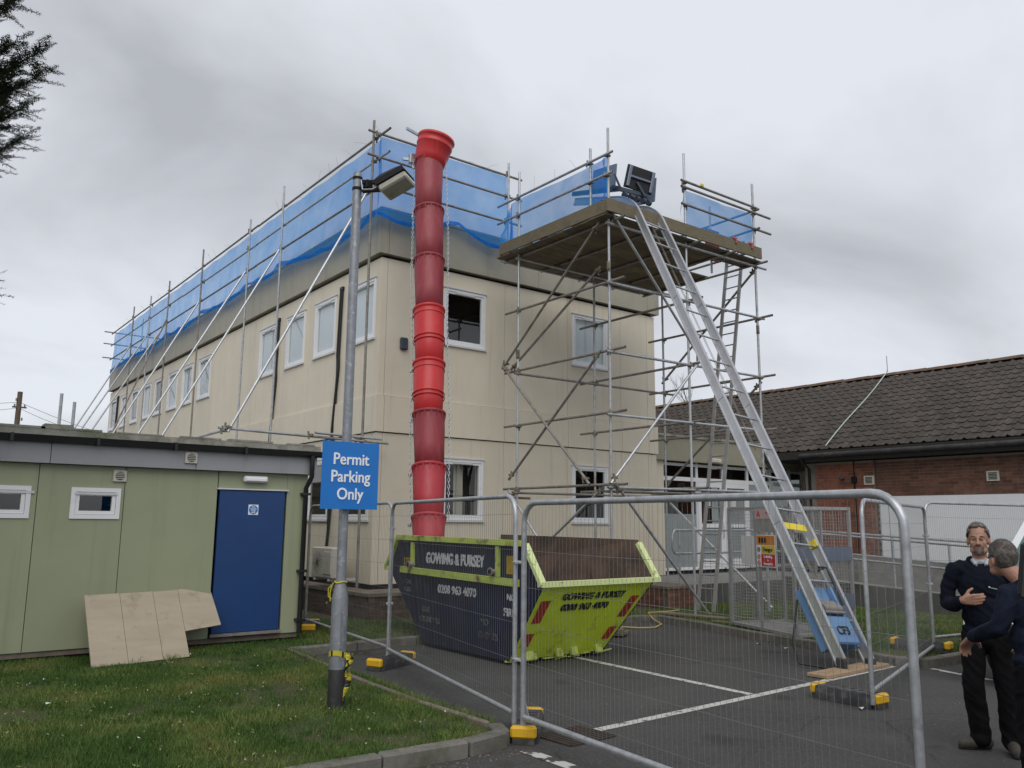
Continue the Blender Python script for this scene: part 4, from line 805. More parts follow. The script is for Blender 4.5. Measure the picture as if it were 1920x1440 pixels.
net('blue net sheet on the front roof edge behind the red chute', Pfront, 40, 16, (0, -1, 0), hem=.12, seed=2)
def Pgap(u, v): z = 8.0 - 1.0 * v; y = -.33 - u * .75; return (2.66 - .34 * u + .10 * math.sin(v * 9 + u * 5) * (1 - u), y + .05 * math.sin(u * 14 + v * 3), z)
net('bunched blue net at the inner corner beside the platform', Pgap, 14, 10, (-1, 0, 0), hem=0)
def Ptl(u, v): y = -.95 - u * 2.75; zb = 7.0; z = 8.05 + (zb - 8.05) * v; return (AX + .02 + fold(y, z, 9), y, z + .03 * math.sin(u * 7) * (1 - v))
net('blue net sheet along the left edge of the loading platform', Ptl, 36, 12, (-1, 0, 0), hem=0)
def Ptc(u, v): z = 8.12 - .95 * v; return (AX + .05 + u * .16 + .02 * math.sin(v * 6), FY + .10 + .06 * math.sin(v * 5 + u * 3) + u * .22, z)
net('gathered blue net bunch beside the front left platform post', Ptc, 10, 10, (0, -1, 0), hem=0)
def Ptr(u, v): x = EX_ + .05 + u * 2.05; z = 7.97 + (7.1 - 7.97) * v; return (x - .06 * v * (u > .9), FY + .02 + fold(x, z, 12), z)
net('blue net sheet on the right front of the loading platform', Ptr, 30, 12, (0, -1, 0), hem=0)
def Ptk(u, v): z = 8.0 - 1.05 * v; return (EX_ - .11 + .07 * u + .05 * math.sin(v * 9.5), FY - .03 + .05 * u, z)
net('dark twisted blue net strip hanging beside the middle platform post', Ptk, 4, 16, (0, -1, 0), hem=.0)

# ---------------------------------------------------------------- rubbish chute
ch = thing('rubbish_chute', 'red plastic rubble chute of nested sections running down into the skip', 'chute', (-0.5, -2.85, 1.4))
zs = [8.29, 7.23, 6.21, 5.24, 4.26, 3.40, 2.54, 1.77, 1.30]
ax = lambda z: Vector((.385, -.98, 8.85)).lerp(Vector((-.57, -2.86, 1.4)), (8.85 - z) / 7.45)
D = (ax(1.4) - ax(8.85)).normalized()
def seg(z0, z1, r0, r1, mat, ribs=True):
    p = ax(z0); L_ = (ax(z1) - p).length + .10; q = (D + Vector((random.uniform(-.022, .022), random.uniform(-.02, .02), 0))).to_track_quat('Z', 'Y').to_matrix().to_4x4(); T = Matrix.Translation(p) @ q
    m = MB(); m.lathe([(r0 - .012, .02), (r0 - .012, -.012), (r0 + .018, -.012), (r0 + .022, .0), (r0 + .018, .028), (r0, .036), (r0 - .003, .05), (r0 - .004, L_ * .3), ((r0 + r1) / 2, L_ * .55), (r1, L_), (r1 - .012, L_), (r0 - .02, .1)], n=32, T=T)
    if not ribs:
        for h in (.12, .55, .62): m.lathe([(r0 - .004, h - .012), (r0 + .008, h - .008), (r0 + .008, h + .008), (r0 - .006, h + .012)], n=32, T=T)
    s = m.build('chute_section', mat, ch)
    if ribs:
        m = MB()
        for k in range(16):
            a = 2 * math.pi * k / 16; c, s_ = math.cos(a), math.sin(a); t = Vector((-s_, c, 0)) * .012; o = Vector((c, s_, 0))
            m.add([T @ (o * (r0 + .016) + t + Vector((0, 0, .03))), T @ (o * (r0 + .016) - t + Vector((0, 0, .03))), T @ (o * (r0 - .001) + Vector((0, 0, .13))), T @ (o * (r0 - .01) + t + Vector((0, 0, .03)))], [(0, 1, 2), (0, 2, 3), (1, 3, 2)])
        m.build('rib', mat, s, kind='stuff')
    return T
# hopper at the top
p = ax(8.30); q = (ax(8.3) - ax(8.9)).normalized(); tl = Vector((-0.11, 0.06, -.55)).normalized().to_track_quat('Z', 'Y').to_matrix().to_4x4(); T = Matrix.Translation(p + Vector((.105, -.06, .46))) @ tl
m = MB(); m.lathe([(.325, .02), (.315, -.015), (.345, -.02), (.358, .01), (.348, .04), (.335, .05), (.330, .13), (.337, .14), (.337, .16), (.327, .17), (.305, .38), (.250, .62), (.238, .62), (.31, .1)], n=32, T=T); m.build('hopper', 'chute_red', ch)
mats = ['chute_dark', 'chute_dark', 'chute_dark', 'chute_red', 'chute_red', 'chute_dark', 'chute_mid', 'chute_mid']
for i, (a, b) in enumerate(zip(zs[:-1], zs[1:])):
    r0 = .260 - i * .0012
    seg(a, b, r0, r0 - .028, mats[i], ribs=mats[i] != 'chute_red')
S = rt * .31
def chain(par, pts):
    m = MB(); out = []
    L_ = 0; pts = [Vector(p) for p in pts]
    for a, b in zip(pts[:-1], pts[1:]):
        d = b - a; n = int(d.length / .052); u = d.normalized(); s1 = u.orthogonal().normalized(); s2 = u.cross(s1)
        for k in range(n):
            c = a + d * ((k + .5) / n); s = s1 if k % 2 else s2; ring = []
            for e in range(6): an = e * math.pi / 3; ring.append(c + u * math.cos(an) * .036 + s * math.sin(an) * .017)
            m.pipe(ring + [ring[0]], .0052, 4, caps=False)
    m.build('chain', 'galv_bright', par)
for sg, ss in ((-1, .0), (1, .12)):
    pts = [ax(z) + S * sg * (1.0 - .05 * (8.4 - z) / 7) + Vector((.02 * math.sin(z * 2 + sg), -.03, 0)) for z in np.linspace(8.35, 1.75, 9)]
    chain(ch, pts)
for z in zs[:-1]:
    c = ax(z - .12) - S * .97 - Vector((0, .02, 0)); m = MB(); m.cbox((.05, .05, .06), Matrix.Translation(c), .01); m.tube(c, c + S * .12, .012, 6); m.build('chain_bracket', 'galv_bright', ch)
m = MB(); b0 = ax(8.55) - S * 1.25; m.beam(b0 + Vector((0, .1, -.15)), b0 + Vector((0, .1, .55)), .05, .05); m.beam(b0 + Vector((0, .1, .5)), b0 + Vector((.55, .3, .52)), .04, .05); m.beam(b0 + Vector((-.05, .12, -.12)), b0 + Vector((.3, -.0, -.12)), .06, .05); m.cbox((.13, .1, .2), Matrix.Translation(b0 + Vector((.1, .02, -.12))), .01); m.build('hanging_frame', 'galv_bright', ch)

# ---------------------------------------------------------------- skip
sk = thing('skip', 'dark navy builders skip with lime yellow end and trims below the chute', 'skip', (-0.1, -4.4, 0))
def SXn(z): return -1.0 + .02 * (1 - z)
def SXf(z): return .58 + .30 * min(z, 1.0)
prof_s = [(-3.45, .05), (-5.38, .05), (-6.06, .98), (-5.70, 1.48), (-2.76, 1.50), (-2.45, 1.02)]
for fx, off in ((SXn, .02), (SXf, -.02)):
    m = MB(); a = [(fx(z), y, z) for y, z in prof_s]; b = [(fx(z) + off, y, z) for y, z in prof_s]; n = 6
    flip = off > 0
    m.add(a, [tuple(range(n)) if not flip else tuple(range(n))[::-1]], mi=0); m.add(b, [tuple(range(n))], mi=1)
    m.add(a + b, [(i, (i + 1) % n, n + (i + 1) % n, n + i) for i in range(n)], mi=0); m.build('side_panel', ['skip_navy', 'rust'], sk)
def plate(y0, z0, y1, z1, mat, dy):
    m = MB(); a = [(SXn(z0) + .021, y0, z0), (SXf(z0) - .021, y0, z0), (SXf(z1) - .021, y1, z1), (SXn(z1) + .021, y1, z1)]; b = [(x, y + dy, z) for x, y, z in a]
    m.add(a, [(0, 1, 2, 3)], mi=0); m.add(b, [(3, 2, 1, 0)], mi=1); m.add(a + b, [(0, 1, 5, 4), (1, 2, 6, 5), (2, 3, 7, 6), (3, 0, 4, 7)], mi=0); return m.build('end_panel', [mat, 'rust'], sk)
ep = plate(-5.38, .055, -6.06, .98, 'skip_lime', .02); plate(-3.45, .055, -2.45, 1.02, 'skip_lime', -.02)
MB().box((-.95, -5.36, .04), (.56, -3.47, .06)).build('floor_panel', 'rust', sk)
for fx, sgn in ((SXn, -1), (SXf, 1)):
    x = lambda z, o=0: fx(z) + sgn * (.03 + o)
    m = MB(); m.beam((x(1.48, -.01), -5.72, 1.455), (x(1.48, -.01), -2.74, 1.475), .075, .07); m.build('top_rail', 'skip_trim' if sgn < 0 else 'rust', sk)
    MB().beam((x(1.2, -.01), -5.76, 1.445), (x(1.0, -.01), -6.09, .985), .085, .05).build('corner_trim', 'skip_lip', sk); MB().beam((x(1.2, -.01), -2.74, 1.455), (x(1.0, -.01), -2.43, 1.03), .085, .05).build('corner_trim', 'skip_trim', sk)
    MB().beam((x(1.0, .0), -5.63, .985), (x(1.0, .0), -2.86, 1.02), .05, .085).build('mid_rail', 'skip_trim', sk)
    m = MB()
    for y in (-3.17, -5.22): m.beam((x(1.2, -.005), y, 1.41), (x(1.2, -.005), y, 1.04), .04, .06, up=(0, 1, 0))
    m.build('stiffener', 'skip_trim', sk)
    for y in (-3.19, -5.17): m = MB(); m.tube((x(1, -.02), y, 1.10), (x(1, .09), y, 1.10), .032, 10); m.tube((x(1, .075), y, 1.10), (x(1, .09), y, 1.10), .052, 10); m.build('lifting_lug', 'galv_old', sk)
m = MB(); m.beam((SXn(1) - .05, -6.07, .995), (SXf(1) + .05, -6.07, .995), .10, .06); m.build('end_lip', 'skip_lip', sk)
m = MB(); m.beam((SXn(1) - .05, -2.43, 1.03), (SXf(1) + .05, -2.43, 1.03), .10, .085); m.build('end_lip', 'skip_lip', sk)
m = MB()
for i in range(9):
    t = i / 8; m.cbox((.20, .03, .012 + .012 * random.random()), Matrix.Translation((-.95 + 1.55 * t + .05, -5.37 + random.uniform(-.02, .02), .04 + .02 * math.sin(t * 9))) @ Matrix.Rotation(random.uniform(-.15, .15), 4, 'Y'), .003)
m.build('bottom_edge', 'skip_trim', sk)
for x_, w_ in ((-.68, .17), (-.22, .10), (.03, .10), (.45, .11)): MB().cbox((w_, .06, .13), Matrix.Translation((x_, -5.44, .105)) @ Matrix.Rotation(rad(-20), 4, 'X'), .012).build('end_block', 'skip_trim', sk)
def onp(s, t, o=.004):
    z = .055 + t * (.98 - .055); y = -5.38 + t * (-.68); xx = SXn(z) + s * (SXf(z) - SXn(z)); return Vector((xx, y - .81 * o, z - .59 * o))
for s0, s1 in ((.05, .13), (.87, .95)):
    for t0, t1 in ((.18, .36), (.50, .80)):
        m = MB(); m.quad(onp(s0, t0), onp(s1, t0), onp(s1, t1), onp(s0, t1)); m.build('marker_strip', 'skip_red', sk)
XE = (1, 0, 0); YE_ = (0, -.59, .81)
lettering('GOWING & PURSEY', .135, onp(.50, .835, .006), XE, YE_, 'stencil_black', sk, bold=.010, sx=.86)
lettering('0208 963 4070', .135, onp(.47, .69, .006), XE, YE_, 'stencil_black', sk, bold=.010, sx=.95)
XS = (0, -1, 0); YS = (0, 0, 1); xs = lambda y, z: (SXn(z) - .004, y, z)
lettering('GOWING & PURSEY', .20, xs(-4.20, 1.20), XS, YS, 'stencil_white', sk, bold=.012, sx=.78)
lettering('0208 963 4070', .15, xs(-4.27, .80), XS, YS, 'stencil_white', sk, bold=.007)
lettering('1270', .15, xs(-3.0, 1.13), XS, YS, 'skip_yellow', sk, bold=.006, sx=.8)
for t, y, z, sz in (('NO', -4.9, .46, .11), ('FRIDGES', -4.98, .30, .11), ('GAS', -3.5, .50, .10), ('CYLINDERS', -3.6, .37, .10), ('LOCAL', -2.98, .85, .08), ('SKIPS', -3.0, .74, .08)): lettering(t, sz, xs(y, z), XS, YS, 'stencil_faint', sk, bold=.004)
lettering('NO', .11, xs(-5.46, .80), XS, YS, 'stencil_white', sk, bold=.004); lettering('FIRE', .13, xs(-5.42, .62), XS, YS, 'stencil_white', sk, bold=.006)
m = MB(); m.quad((SXn(1.2) - .005, -5.37, 1.08), (SXn(1.2) - .005, -5.58, 1.08), (SXn(1.2) - .005, -5.56, 1.30), (SXn(1.2) - .005, -5.37, 1.30)); m.build('sticker', 'skip_yellow', sk)

# ---------------------------------------------------------------- ladder hoist
lh = thing('ladder_hoist', 'long aluminium ladder hoist leaning on the platform with blue winch box marked CF3', 'hoist', (2.28, -7.97, 0))
O = Vector((2.285, -7.97, .07)); Ld = Vector((.83, 4.04, 7.12)); Ll = Ld.length; Ld.normalize(); W = (Vector((1, 0, 0)) - Ld * Ld.x).normalized(); Nn = W.cross(Ld)
H = lambda u, w_, n: O + Ld * u + W * w_ + Nn * n
bend = []
for sgn in (-1, 1):
    m = MB(); path = [H(0, sgn * .29, 0), H(Ll - .15, sgn * .29, 0)]
    d0 = Ld.copy(); d1 = Vector((0, .96, .27)).normalized(); p = path[-1]
    arc = []
    for k in range(1, 9): d = d0.lerp(d1, k / 8).normalized(); p = p + d * .085; arc.append(p)
    arc.append(arc[-1] + d1 * 1.15); path += arc; bend.append(arc)
    def rail(pts, w_, h, off=(0, 0)):
        v = []
        for i, q in enumerate(pts):
            dd = (pts[min(i + 1, len(pts) - 1)] - pts[max(0, i - 1)]).normalized(); nn = W.cross(dd).normalized()
            v += [q + W * (a * w_ / 2 + off[0]) + nn * (b * h / 2 + off[1]) for a, b in ((-1, -1), (1, -1), (1, 1), (-1, 1))]
        mm = len(pts); m.add(v, [(i * 4 + k, i * 4 + (k + 1) % 4, (i + 1) * 4 + (k + 1) % 4, (i + 1) * 4 + k) for i in range(mm - 1) for k in range(4)]); m.add(v[:4], [(3, 2, 1, 0)]); m.add(v[-4:], [(0, 1, 2, 3)])
    rail(path, .028, .115); rail(path, .052, .018, (0, .062)); rail(path, .052, .016, (0, -.06)); m.build('side_rail', 'aluminium', lh)
    for u in (2.05, 4.1, 6.15):
        m = MB(); m.cbox((.04, .14, .34), Matrix.Translation(H(u, sgn * .29, 0)) @ Matrix((W, Nn, Ld)).transposed().to_4x4(), .008); m.build('rail_joint', 'aluminium', lh)
    m = MB(); c = H(.0, sgn * .29, 0); m.cbox((.06, .13, .14), Matrix.Translation(c + Vector((0, 0, -.0))), .015); m.build('rail_foot', 'black_rubber', lh)
u = .55
while u < Ll - .2:
    MB().pipe([H(u, -.29, .01), H(u, .29, .01)], .016, 8).build('rung', 'aluminium', lh); u += .52
m = MB()
for w_ in (-.10, -.07): m.pipe([H(.9, w_ + .1, -.03), H(Ll, w_ + .1, -.03)], .004, 5)
m.build('cable', 'galv_old', lh)
m = MB(); m.cbox((.46, .012, .10), Matrix.Translation(H(1.84, 0, .03)) @ Matrix((W, Nn, Ld)).transposed().to_4x4(), .004); m.build('yellow_plate', 'yellow_sign', lh)
m = MB(); m.cbox((.075, .13, .10), Matrix.Translation(H(1.62, .29, 0)) @ Matrix((W, Nn, Ld)).transposed().to_4x4(), .004); m.build('yellow_band', 'yellow_sign', lh)
RT = Matrix((W, Nn, Ld)).transposed().to_4x4()
m = MB(); m.cbox((.50, .26, .36), Matrix.Translation(H(.42, 0, -.10)) @ RT, .02); m.cbox((.44, .06, .34), Matrix.Translation(H(.86, -.02, -.10)) @ RT, .015); m.cbox((.05, .22, .80), Matrix.Translation(H(.62, -.235, -.11)) @ RT, .01); m.cbox((.05, .22, .80), Matrix.Translation(H(.62, .235, -.11)) @ RT, .01); bx_ = m.build('winch_box', 'hoist_blue', lh)
m = MB(); m.pipe([H(.70, -.18, .0), H(.70, .18, .0)], .055, 12); m.pipe([H(.64, -.20, .03), H(.64, .20, .03)], .02, 8); m.pipe([H(.76, -.16, -.08), H(.76, .16, -.08)], .09, 12); m.build('drum', 'galv_old', bx_)
m = MB(); m.pipe([H(1.22, .10, 0), H(1.25, .14, .06), H(1.25, .22, .06), H(1.1, .24, .05), H(.75, .24, .04)], .012, 6); m.cbox((.09, .05, .05), Matrix.Translation(H(1.24, .12, .05)), .01); m.build('hose', 'black_plastic', bx_)
v_, f_ = text_mb('CF3', .15, bold=.004); o_ = H(.40, 0, .034); MB().add([o_ + W * p.x + Ld * p.y + Nn * (p.z + .004) for p in v_], f_).build('lettering', 'ink', bx_)
m = MB(); m.pipe([H(.9, -.3, -.2), Vector((1.93, -7.35, .25)), Vector((1.9, -7.45, .04)), Vector((2.0, -7.75, .02))], .014, 6); m.build('power_cable', 'black_plastic', lh)
# carriage on the top bend
T0 = (bend[0][-1] + bend[1][-1]) / 2
cr_ = Vector((3.15, -3.45, 7.72))
m = MB(); U = Vector((1, 0, .02)).normalized(); V = Vector((.28, .02, .96)).normalized(); NN = U.cross(V).normalized()
C2 = Vector((3.46, -3.46, 8.02)); TT = Matrix((U, V, -NN)).transposed().to_4x4()
m.cbox((.72, .50, .03), Matrix.Translation(C2) @ TT, .006); td = m.build('carriage_bed', 'tray_black', lh)
m = MB()
for a in (-.30, .30): m.cbox((.07, .46, .03), Matrix.Translation(C2 + U * a - Vector((0, .035, 0))) @ TT, .006)
m.cbox((.52, .05, .025), Matrix.Translation(C2 - Vector((0, .035, 0))) @ TT, .006); m.build('bed_rib', 'tray_grey', td)
MB().cbox((.03, .62, .42), Matrix.Translation((2.90, -3.10, 8.02)) @ Matrix.Rotation(.12, 4, 'X'), .006).build('carriage_side', 'tray_grey', lh)
MB().cbox((.03, .60, .46), Matrix.Translation((3.90, -3.15, 7.98)) @ Matrix.Rotation(.12, 4, 'X'), .006).build('carriage_side', 'tray_grey', lh)
m = MB(); m.beam(cr_ + Vector((-.42, -.05, -.05)), cr_ + Vector((.45, -.05, .0)), .05, .07); m.beam(cr_ + Vector((-.36, -.15, -.1)), cr_ + Vector((-.36, 1.1, .2)), .05, .08); m.beam(cr_ + Vector((.36, -.15, -.1)), cr_ + Vector((.36, 1.1, .2)), .05, .08)
for a in (-.3, -.15, 0.02, .18, .32): m.pipe([cr_ + Vector((a - .03, -.22, -.22)), cr_ + Vector((a + .03, -.22, -.22))], .055, 10)
m.beam(cr_ + Vector((-.3, -.1, -.03)), cr_ + Vector((-.35, -.02, .22)), .04, .04); m.beam(cr_ + Vector((.33, -.1, -.03)), cr_ + Vector((.2, -.05, .2)), .04, .04); m.build('carriage_frame', 'hoist_dark', lh)
# sole boards
def board(label, lo, hi, rz, mat, cat='plank'):
    c = [(lo[i] + hi[i]) / 2 for i in range(3)]; o = MB().cbox([hi[i] - lo[i] for i in range(3)], Matrix.Translation(c) @ Matrix.Rotation(rz, 4, 'Z'), .006).build('timber_board', mat); return tag(o, label, cat)
board('scaffold plank lying flat under the feet of the ladder hoist', (1.40, -8.12, .006), (2.80, -7.86, .046), .03, 'new_wood')
board('plank on the kerb under the middle tower standard', (3.70, -3.90, .115), (4.95, -3.66, .15), 1.75, 'toe_wood')
board('short timber board lying on the grass verge beside the mesh cage', (3.85, -4.75, .105), (4.35, -4.55, .13), 1.7, 'toe_wood')
tag(MB().cbox((.42, .24, .05), Matrix.Translation((2.05, -4.2, .05)) @ Matrix.Rotation(.5, 4, 'Z'), .006).cbox((.36, .2, .045), Matrix.Translation((2.03, -4.18, .098)) @ Matrix.Rotation(.9, 4, 'Z'), .006).build('timber_offcut', 'toe_wood'), 'small timber offcuts stacked on the tarmac beside the skip', 'offcut')
tag(MB().pipe([(2.45, -3.30, .02), (2.79, -3.53, .02), (2.94, -3.80, .02), (3.2, -3.88, .02), (3.55, -3.7, .03), (3.78, -3.3, .06), (3.92, -3.05, .14), (4.4, -3.16, .15), (4.9, -2.9, .12)], .014, 6).build('hose', 'hose'), 'thin yellow hose trailing over the kerb behind the skip', 'hose')

# ---------------------------------------------------------------- access ladder
al = thing('access_ladder', 'tall aluminium access ladder leaning up inside the scaffold tower', 'ladder', (5.37, -3.15, .1))
p0, p1 = Vector((5.36, 0, .1)), Vector((6.66, 0, 7.55))
for y in (-3.34, -2.96): MB().beam(p0 + Vector((0, y, 0)), p1 + Vector((0, y, 0)), .03, .07, up=(0, 1, 0)).build('stile', 'alu_dull', al)
for i in range(29):
    c = p0.lerp(p1, (i + .6) / 29.5); MB().tube(c + Vector((0, -3.34, 0)), c + Vector((0, -2.96, 0)), .014, 6).build('rung', 'alu_dull', al)

_r = random.Random(31); m = MB()
def tie(p):
    d = Vector((_r.uniform(-1, 1), _r.uniform(-1, 1), _r.uniform(.1, 1))).normalized(); m.pipe([p, p + d * .12, p + d * _r.uniform(.18, .3) - Vector((0, 0, .03))], .0022, 3, caps=False, smooth=False)
for y in np.arange(-.3, 21, .55): tie(Vector((SX + .05, y + _r.uniform(-.1, .1), 8.95)))
for x in np.arange(.2, 2.6, .5): tie(Vector((x, -.33, 8.99)))
for y in np.arange(-3.6, -1, .6): tie(Vector((AX - .06, y, 8.08)))
for z in (7.3, 7.6, 7.9): tie(Vector((EX_ - .1, FY - .05, z)))
tag(m.build('cable_ties', 'wire_steel'), 'loose tails of the ties holding the blue netting to the rails', 'ties', kind='stuff')
# ================================================================ FENCES
def foot_parts(root):
    m = MB(); pr = [(-.115, 0), (.115, 0), (.112, .06), (.095, .125), (-.095, .125), (-.112, .06)]
    m.prism([(-.30, y, z) for y, z in pr], (.60, 0, 0)); m.box((-.36, -.085, 0), (-.30, .085, .04)); m.box((.30, -.085, 0), (.36, .085, .04))
    for x in (-.2, -.1, 0, .1, .2): m.box((x - .025, -.06, .1255), (x + .025, .06, .131))
    m.build('foot_block', 'foot_grey', root, local=True)
    for s in (-1, 1): MB().cbox((.075, .205, .095), Matrix.Translation((s * .335, 0, .088)), .018).build('end_cap', 'yellow_plastic', root, local=True)
GRP = 'rubber fence feet with yellow ends'
f0 = thing('ballast_block', 'black rubber fence foot with yellow ends on the tarmac behind the lamp post', 'fence foot', (0, 0, 0), 0, GRP); foot_parts(f0)
f0.location = (-2.16, -4.65, 0.002); f0.rotation_euler = (0, 0, rad(25))
for (x, y, z), a, lab in (((-2.82, -8.07, .002), 46, 'grey rubber fence foot with yellow ends by the kerb corner and drain grate'), ((.50, -8.93, .002), 88, 'black rubber fence foot on open tarmac in front of the hoist plank'), ((3.95, -7.92, .09), 100, 'black rubber fence foot on the grass verge behind the men'), ((-1.85, -1.65, .08), 60, 'yellow ended fence foot at the corner of the green cabin')):
    c = copy_tree(f0); c.location = (x, y, z); c.rotation_euler = (0, 0, rad(a)); c['label'] = lab

FG = 'galvanised mesh fence panels round the work area'
def fence(label, p, q, zt=1.95, zb=.2, r=.0205, feet=.06, lean=(0, 0), rr=.17):
    p = Vector((*p, 0)); q = Vector((*q, 0)); d = (q - p).normalized(); t = thing('mesh_fence', label, 'fence panel', p, group=FG); ln = Vector((lean[0], lean[1], 0))
    sh = lambda v: v + ln * (v.z / zt)
    pts = [p + zz * feet, p + zz * (zt - rr)] + [p + d * rr * (1 - math.cos(a)) + zz * (zt - rr + rr * math.sin(a)) for a in np.linspace(.26, math.pi / 2, 6)]
    pts += [q - d * rr * (1 - math.cos(a)) + zz * (zt - rr + rr * math.sin(a)) for a in np.linspace(math.pi / 2, .26, 6)] + [q + zz * (zt - rr), q + zz * feet]
    MB().pipe([sh(v) for v in pts], r, 10).build('frame', 'galv', t)
    MB().tube(sh(p + zz * zb + d * r), sh(q + zz * zb - d * r), r, 10).build('bottom_rail', 'galv', t)
    m = MB(); L_ = (q - p).length; n = int((L_ - .06) / .046)
    for i in range(n + 1):
        a = p + d * (.03 + (L_ - .06) * i / n); e = min((.03 + (L_ - .06) * i / n), L_ - (.03 + (L_ - .06) * i / n)); zt_ = zt - .01 if e > rr else zt - rr + math.sqrt(max(0, rr * rr - (rr - e) ** 2)) - .01
        w_ = .004 * math.sin(i * 1.7); m.pipe([sh(a + zz * (zb + .0)), sh(a + zz * (zt_))], .0011, 3, caps=False, smooth=False)
    k = 0; z = zb + .12
    while z < zt - .1:
        m.pipe([sh(p + d * .02 + zz * z), sh(p + d * L_ * .3 + zz * (z - .012)), sh(p + d * L_ * .7 + zz * (z - .01)), sh(q - d * .02 + zz * z)], .0017, 3, caps=False, smooth=False); z += .29
    m.build('mesh_infill', 'wire_steel', t, kind='stuff')
    n_ = Vector((-d.y, d.x, 0))
    for v in (p, q):
        s = 1 if v is p else -1; MB().prism([v + zz * zb + d * s * r, v + zz * (zb + .12) + d * s * r, v + zz * (zb) + d * s * .09], n_ * .008).build('gusset', 'galv_old', t)
    return t
def clamp(p, d, par=None):
    d = Vector((*d, 0)).normalized(); T = Matrix.Translation(p) @ Matrix.Rotation(math.atan2(d.y, d.x), 4, 'Z'); m = MB(); m.cbox((.14, .055, .018), T, .004); m.cbox((.02, .085, .03), T, .004); return m
PF0 = ((-1.74, -1.20), (-2.12, -4.50)); PF1 = ((-2.19, -4.60), (-3.03, -8.16)); PF2 = ((-3.05, -8.30), (-3.36, -11.62)); PF3 = ((.36, -9.26), (3.93, -8.10)); PF4 = ((4.02, -8.05), (7.5, -8.55))
fence('fence panel running from the green cabin corner to behind the lamp post', *PF0, zt=1.93)
fence('fence panel across the bay in front of the navy side of the skip', *PF1, zt=1.92)
fence('nearest and largest fence panel in front of the lime skip end and tarmac', *PF2, zt=1.86, r=.0235, zb=.2)
fence('fence panel at an angle right of the ladder hoist feet', *PF3, zt=1.95, zb=.17, feet=.05)
fence('farthest fence panel on the verge behind the two men', *PF4, zt=2.02, zb=.26, feet=.14)
CG = 'steel clamps joining the fence panels'
for pp, qq, zs_, lab in ((PF0[1], PF1[0], (1.62, .72), 'posts behind the lamp post'), (PF1[1], PF2[0], (1.38, .62), 'posts by the kerb corner'), (PF3[1], PF4[0], (1.58, .95), 'posts behind the men')):
    for z, hl in zip(zs_, ('upper', 'lower')):
        c = Vector(((pp[0] + qq[0]) / 2, (pp[1] + qq[1]) / 2, z)); tag(clamp(c, (qq[0] - pp[0], qq[1] - pp[1])).build('fence_clamp', 'galv_bright'), '%s steel clamp joining the two fence %s' % (hl, lab), 'clamp', CG)

# ---------------------------------------------------------------- mesh cage
cg = thing('mesh_cage', 'grey steel mesh cage with signs standing on the kerb behind the hoist', 'cage', (3.9, -5.7, .1))
c1, c2 = Vector((3.98, -4.84, .11)), Vector((3.42, -6.40, .11)); dx = (c2 - c1).normalized(); pn = Vector((-dx.y, dx.x, 0)); c3 = c2 + pn * 1.0; c4 = c1 + pn * 1.0
HZ = 1.84
def cage_side(p, q, board=None, top=HZ):
    d = (q - p); L_ = d.length; d = d.normalized(); m = MB()
    m.beam(p + zz * top, q + zz * top, .045, .045); m.beam(p + zz * .03, q + zz * .03, .045, .045); m.beam(p + d * L_ * .5, p + d * L_ * .5 + zz * top, .035, .035, up=(0, 1, 0)); f = m.build('cage_frame', 'alu_dull', cg)
    m = MB(); n = int(L_ / .05)
    for i in range(1, n): a = p + d * L_ * i / n; m.pipe([a + zz * .03, a + zz * top], .0022, 3, caps=False, smooth=False)
    for i in range(1, int(top / .05)): m.pipe([p + zz * i * .05, q + zz * i * .05], .0022, 3, caps=False, smooth=False)
    m.build('cage_mesh', 'alu_dull', f, kind='stuff')
for a, b in ((c1, c2), (c2, c3), (c4, c3), (c1, c4)): u_ = (b - a).normalized() * .0235; cage_side(a + u_, b - u_)
for v in (c1, c2, c3, c4): MB().beam(v, v + zz * (HZ + .0235), .045, .045, up=(0, 1, 0)).build('cage_post', 'alu_dull', cg)
n0 = -pn * .03
m = MB(); m.beam(c1.lerp(c2, .45) + zz * (HZ - .22) + n0, c2 + zz * (HZ - .22) + n0, .01, .28); m.build('cage_plate', 'alu_dull', cg)
m = MB(); m.beam(c2 + zz * 1.18 - dx * -.03, c3 + zz * 1.18 - dx * -.03, .01, .20); m.beam(c2.lerp(c3, .1) + zz * .50 + dx * .03, c3 + zz * .50 + dx * .03, .01, .22); m.build('kick_plate', 'tray_grey', cg)
MB().prism([c1 + zz * .012, c2 + zz * .012, c3 + zz * .012, c4 + zz * .012], (0, 0, .02)).build('cage_floor', 'concrete', cg)
def cage_sign(label, s0, s1, z0, z1, mat, cat='sign', name='sign'):
    t = thing(name, label, cat, c1.lerp(c2, s0) + zz * z0)
    a = c1.lerp(c2, s0) + n0 * 1.3; b = c1.lerp(c2, s1) + n0 * 1.3
    m = MB(); m.prism([a + zz * z0, b + zz * z0, b + zz * z1, a + zz * z1], -pn * .004); m.build('sign_board', mat, t); return t, a - pn * .006, b - pn * .006
t, a, b = cage_sign('white company notice with red letter A at the top of the mesh cage', .48, .86, 1.68, 1.83, 'pink_sign')
lettering('A', .13, a.lerp(b, .16) + zz * 1.755, dx, zz, 'red_sign', t, bold=.004); lettering('scaffolding', .055, a.lerp(b, .64) + zz * 1.78, dx, zz, 'red_sign', t, bold=.001)
cage_sign('white handwritten paper sheet tied to the mesh cage', .24, .45, .98, 1.42, 'paper', 'notice', 'notice')[0]
t, a, b = cage_sign('orange, yellow and red danger sign on the mesh cage', .49, .78, .96, 1.44, 'sign_white')
